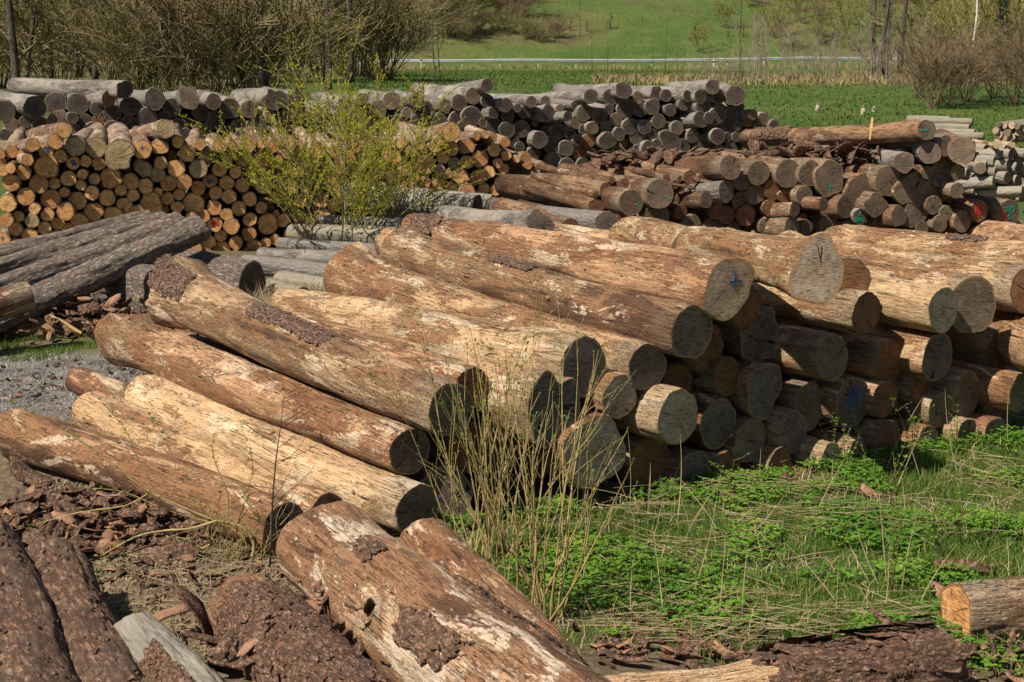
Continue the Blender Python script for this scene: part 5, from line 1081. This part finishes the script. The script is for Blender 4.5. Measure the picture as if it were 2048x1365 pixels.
# bare yellow willow rods before the front pile
def near_bush(seed,px,py,h,spread,ns,label,leafn=3,tx=0):
    base=ground_at(px,py); base.z=terr(base.x,base.y); g=random.Random(seed); b=Buf(); lb=Buf()
    for _ in range(ns):
        a=g.uniform(0,6.28); s=abs(g.gauss(0,1))*spread*.55; p=Vector((g.gauss(0,.10),g.gauss(0,.08),-.02)); d=Vector((math.cos(a)*s/h+tx,math.sin(a)*s/h*.6,1)); hh=h*g.uniform(.55,1.08)
        ps,rs=twig_walk(g,p,d,hh,g.uniform(.004,.0085),9,.055); b.tube(ps,rs,5,False)
        for _ in range(g.randint(3,6)):
            i=g.randint(2,8); q=ps[i]; dd=(ps[min(i+1,9)]-ps[i-1]).normalized()+Vector((g.gauss(0,.38),g.gauss(0,.3),.1)); p2,r2=twig_walk(g,q,dd,hh*g.uniform(.2,.45),rs[i]*.55,6,.07); b.tube(p2,r2,4,False)
            for _ in range(leafn*2):
                k=g.randint(2,6); lb.leaf(p2[k],(p2[k]-p2[k-1]).normalized()+Vector((g.gauss(0,.5),g.gauss(0,.5),.4)),g.uniform(.012,.032),.010)
        for k in range(5,10):
            for _ in range(leafn): lb.leaf(ps[k],Vector((g.gauss(0,.7),g.gauss(0,.7),1)),g.uniform(.012,.035),.011)
    o=obj('bare_willow_shrub',b.mesh('bare_willow_shrub',M['twigy']),None,base); tag(obj('buds',lb.mesh('buds',M['bud'],False),o),kind='stuff'); tag(o,label,'shrub')
near_bush(1,985,1125,1.75,.85,24,'yellow stemmed willow shrub with tiny buds, left clump before the dark log ends')
near_bush(2,1075,1245,1.8,1.25,22,'yellow stemmed willow shrub with tiny buds, right clump growing beside the foreground log',2)
# bent branches at lower left
b=Buf(); lb=Buf(); g=random.Random(8); Yb=10.45
def px_curve(pts,r0,r1,Y=Yb,dz=0,leaves_=6):
    ps=[P(x,y,Y+dy) for x,y,dy in [(p+(0,))[:3] for p in pts]]; out=[]
    for i in range(len(ps)-1):
        p0=ps[max(i-1,0)];p1=ps[i];p2=ps[i+1];p3=ps[min(i+2,len(ps)-1)]
        for k in range(4):
            t=k/4; out.append(.5*((2*p1)+(p2-p0)*t+(2*p0-5*p1+4*p2-p3)*t*t+(3*p1-p0-3*p2+p3)*t**3))
    out.append(ps[-1]); out=[Vector((q.x,q.y,max(q.z,terr(q.x,q.y)+.01))) for q in out]
    b.tube(out,[r0+(r1-r0)*i/(len(out)-1) for i in range(len(out))],5,False)
    for i in range(len(out)//2,len(out)):
        for _ in range(leaves_ if i>len(out)*.6 else 1):
            if g.random()<.6: lb.leaf(out[i],Vector((g.gauss(0,.7),g.gauss(0,.7),.8)),g.uniform(.014,.032),.012)
ends=[([(500,1140),(508,1090),(485,1055),(435,1042)],.016,.010),([(435,1042),(400,1030),(350,1008),(300,985),(230,935),(165,885),(130,860)],.011,.003),([(435,1042),(380,1058),(330,1062),(270,1075),(190,1120)],.012,.006),([(420,1090),(370,1110),(300,1118),(230,1122),(160,1145)],.009,.003),([(330,1118),(270,1165),(200,1215)],.006,.002),([(310,1118),(280,1150),(240,1195)],.005,.002),
([(300,985),(250,1012),(160,1025),(70,1050),(60,1055)],.006,.002),([(455,1040),(455,990),(440,950),(425,905),(430,870)],.007,.002),([(310,990),(290,940),(270,905),(250,860),(200,800)],.005,.002),([(230,935),(190,900),(120,860),(50,820),(20,805)],.005,.002),([(420,1045),(330,1020),(250,985),(165,975)],.005,.002),([(455,1045),(520,1090),(560,1115),(600,1135)],.005,.002),([(440,1040),(480,1000),(505,950),(500,900)],.005,.002),([(500,1140),(490,1080),(460,1040),(420,1020),(380,1000)],.006,.002),
([(300,960),(350,940),(330,880),(300,830)],.004,.0015),([(520,1150),(530,1090),(510,1030),(480,990)],.006,.002)]
for pl,a_,c_ in ends: px_curve(pl,a_,c_,Yb+g.uniform(-.1,.1))
for _ in range(90):
    x=g.gauss(480,45); y=g.gauss(1080,45); px_curve([(x,y+60),(x+g.gauss(0,15),y+20),(x+g.gauss(0,30),y-g.uniform(0,40))],.0035,.0012,Yb+g.uniform(-.15,.2),leaves_=0)
c0=P(500,1140,Yb); c0.z=terr(c0.x,c0.y)
for v in b.v+lb.v: v-=c0
o=obj('bent_willow_shrub',b.mesh('bent_willow_shrub',M['twigy']),None,c0); tag(obj('buds',lb.mesh('buds',M['bud'],False),o),kind='stuff'); tag(o,'bent over willow shrub sprawling left across the bark and mud','shrub')
# black dry weed
b=Buf(); g=random.Random(21); Yw=10.2; base=P(540,1160,Yw); base.z=terr(base.x,base.y)
st=[P(540,1160,Yw),P(543,1080,Yw),P(545,1000,Yw),P(552,920,Yw),P(563,840,Yw),P(570,770,Yw)]; st[0]=base.copy(); st=[q-base for q in st]; b.tube(st,[.008,.007,.006,.005,.003,.0015],5)
for i in range(26):
    t=g.uniform(1.2,4.8); k=int(t); p=st[k].lerp(st[k+1],t-k); a=g.choice((-1,1)); ps,rs=twig_walk(g,p,Vector((a*1,g.gauss(0,.4),g.uniform(.2,.9))),g.uniform(.15,.42),.0022,7,.10,-.02); b.tube(ps,rs,3,False)
    for q in ps[2:]:
        for _ in range(2): b.leaf(q,Vector((g.gauss(0,1),g.gauss(0,1),-.8)),g.uniform(.008,.02),.004)
tag(obj('dry_weed',b.mesh('dry_weed',M['twigd']),None,base),'black dried weed stalk with feathery side twigs in front of the peeled logs','weed')
# leafy sprouts in the grass at right
for i,(px,py,h) in enumerate(((1460,1000,.38),(1735,940,.62),(1690,940,.45),(1800,930,.55),(1600,1130,.5),(1560,1160,.6),(1780,1190,.75),(1870,1120,.45),(1935,1100,.7),(1665,930,.4),(1770,1010,.7),(1830,925,.45),(1370,1180,.4),(1900,905,.4),(1985,1080,.6))):
    g=random.Random(600+i); base=ground_at(px,py); base.z=terr(base.x,base.y); b=Buf(); lb=Buf()
    for _ in range(g.randint(1,3)):
        ps,rs=twig_walk(g,Vector((g.gauss(0,.02),0,0)),Vector((g.gauss(0,.2),g.gauss(0,.2),1)),h*g.uniform(.7,1.1),.004,8,.07); b.tube(ps,rs,4,False)
        for k in range(2,9):
            for _ in range(4): lb.leaf(ps[k],Vector((g.gauss(0,1),g.gauss(0,1),.5)),g.uniform(.015,.032),.016)
            if g.random()<.35: p2,r2=twig_walk(g,ps[k],Vector((g.gauss(0,1),g.gauss(0,.6),.5)),h*.35,.002,4,.1); b.tube(p2,r2,3,False); [lb.leaf(q,Vector((g.gauss(0,1),g.gauss(0,1),.5)),g.uniform(.012,.028),.014) for q in p2[1:] for _ in (0,1)]
    o=obj('leafy_sprout',b.mesh('leafy_sprout',M['twigb']),None,base); tag(obj('leaves',lb.mesh('leaves',M['bud'],False),o),kind='stuff'); tag(o,f"{'tall' if h>.55 else 'short'} thin sprout with small fresh leaves, {ORD(sorted([1460,1735,1690,1800,1600,1560,1780,1870,1935,1665,1770,1830,1370,1900,1985]).index(px)+1)} sprout from the left in the grass",'sprout','leafy sprouts in the front grass')
# ------------------------------------------------------------ light, world, camera
SUN_EL=R(52); SD=Vector((-.79,-.61,0)).normalized()
az=math.atan2(SD.x,SD.y)
wd=bpy.data.worlds.new('World'); SC.world=wd; wd.use_nodes=True; nt=wd.node_tree; bg=nt.nodes['Background']; sky=nt.nodes.new('ShaderNodeTexSky'); sky.sky_type='NISHITA'; sky.sun_disc=False; sky.sun_elevation=SUN_EL; sky.sun_rotation=az
nt.links.new(sky.outputs[0],bg.inputs[0]); bg.inputs[1].default_value=.05
sl=bpy.data.lights.new('sun','SUN'); sl.energy=5.0; sl.angle=R(.5); sl.color=(1,.91,.78); so=bpy.data.objects.new('sun',sl); COL.objects.link(so)
sv=Vector((SD.x*math.cos(SUN_EL),SD.y*math.cos(SUN_EL),math.sin(SUN_EL))); so.rotation_euler=sv.to_track_quat('Z','Y').to_euler(); so.location=(-10,-10,20)
cam=bpy.data.cameras.new('camera'); cam.sensor_width=36; cam.lens=F/2048*36; cam.clip_end=1500; cam.clip_start=.1
cam.dof.use_dof=True; cam.dof.focus_distance=14.5; cam.dof.aperture_fstop=9
co=bpy.data.objects.new('camera',cam); COL.objects.link(co); co.location=CAM; co.rotation_euler=(math.pi/2-TH,0,0); SC.camera=co
SC.view_settings.view_transform='Standard'; SC.view_settings.look='None'; SC.view_settings.exposure=.5; SC.view_settings.gamma=1
for o in SC.objects:
    if '_r' in o: del o['_r']
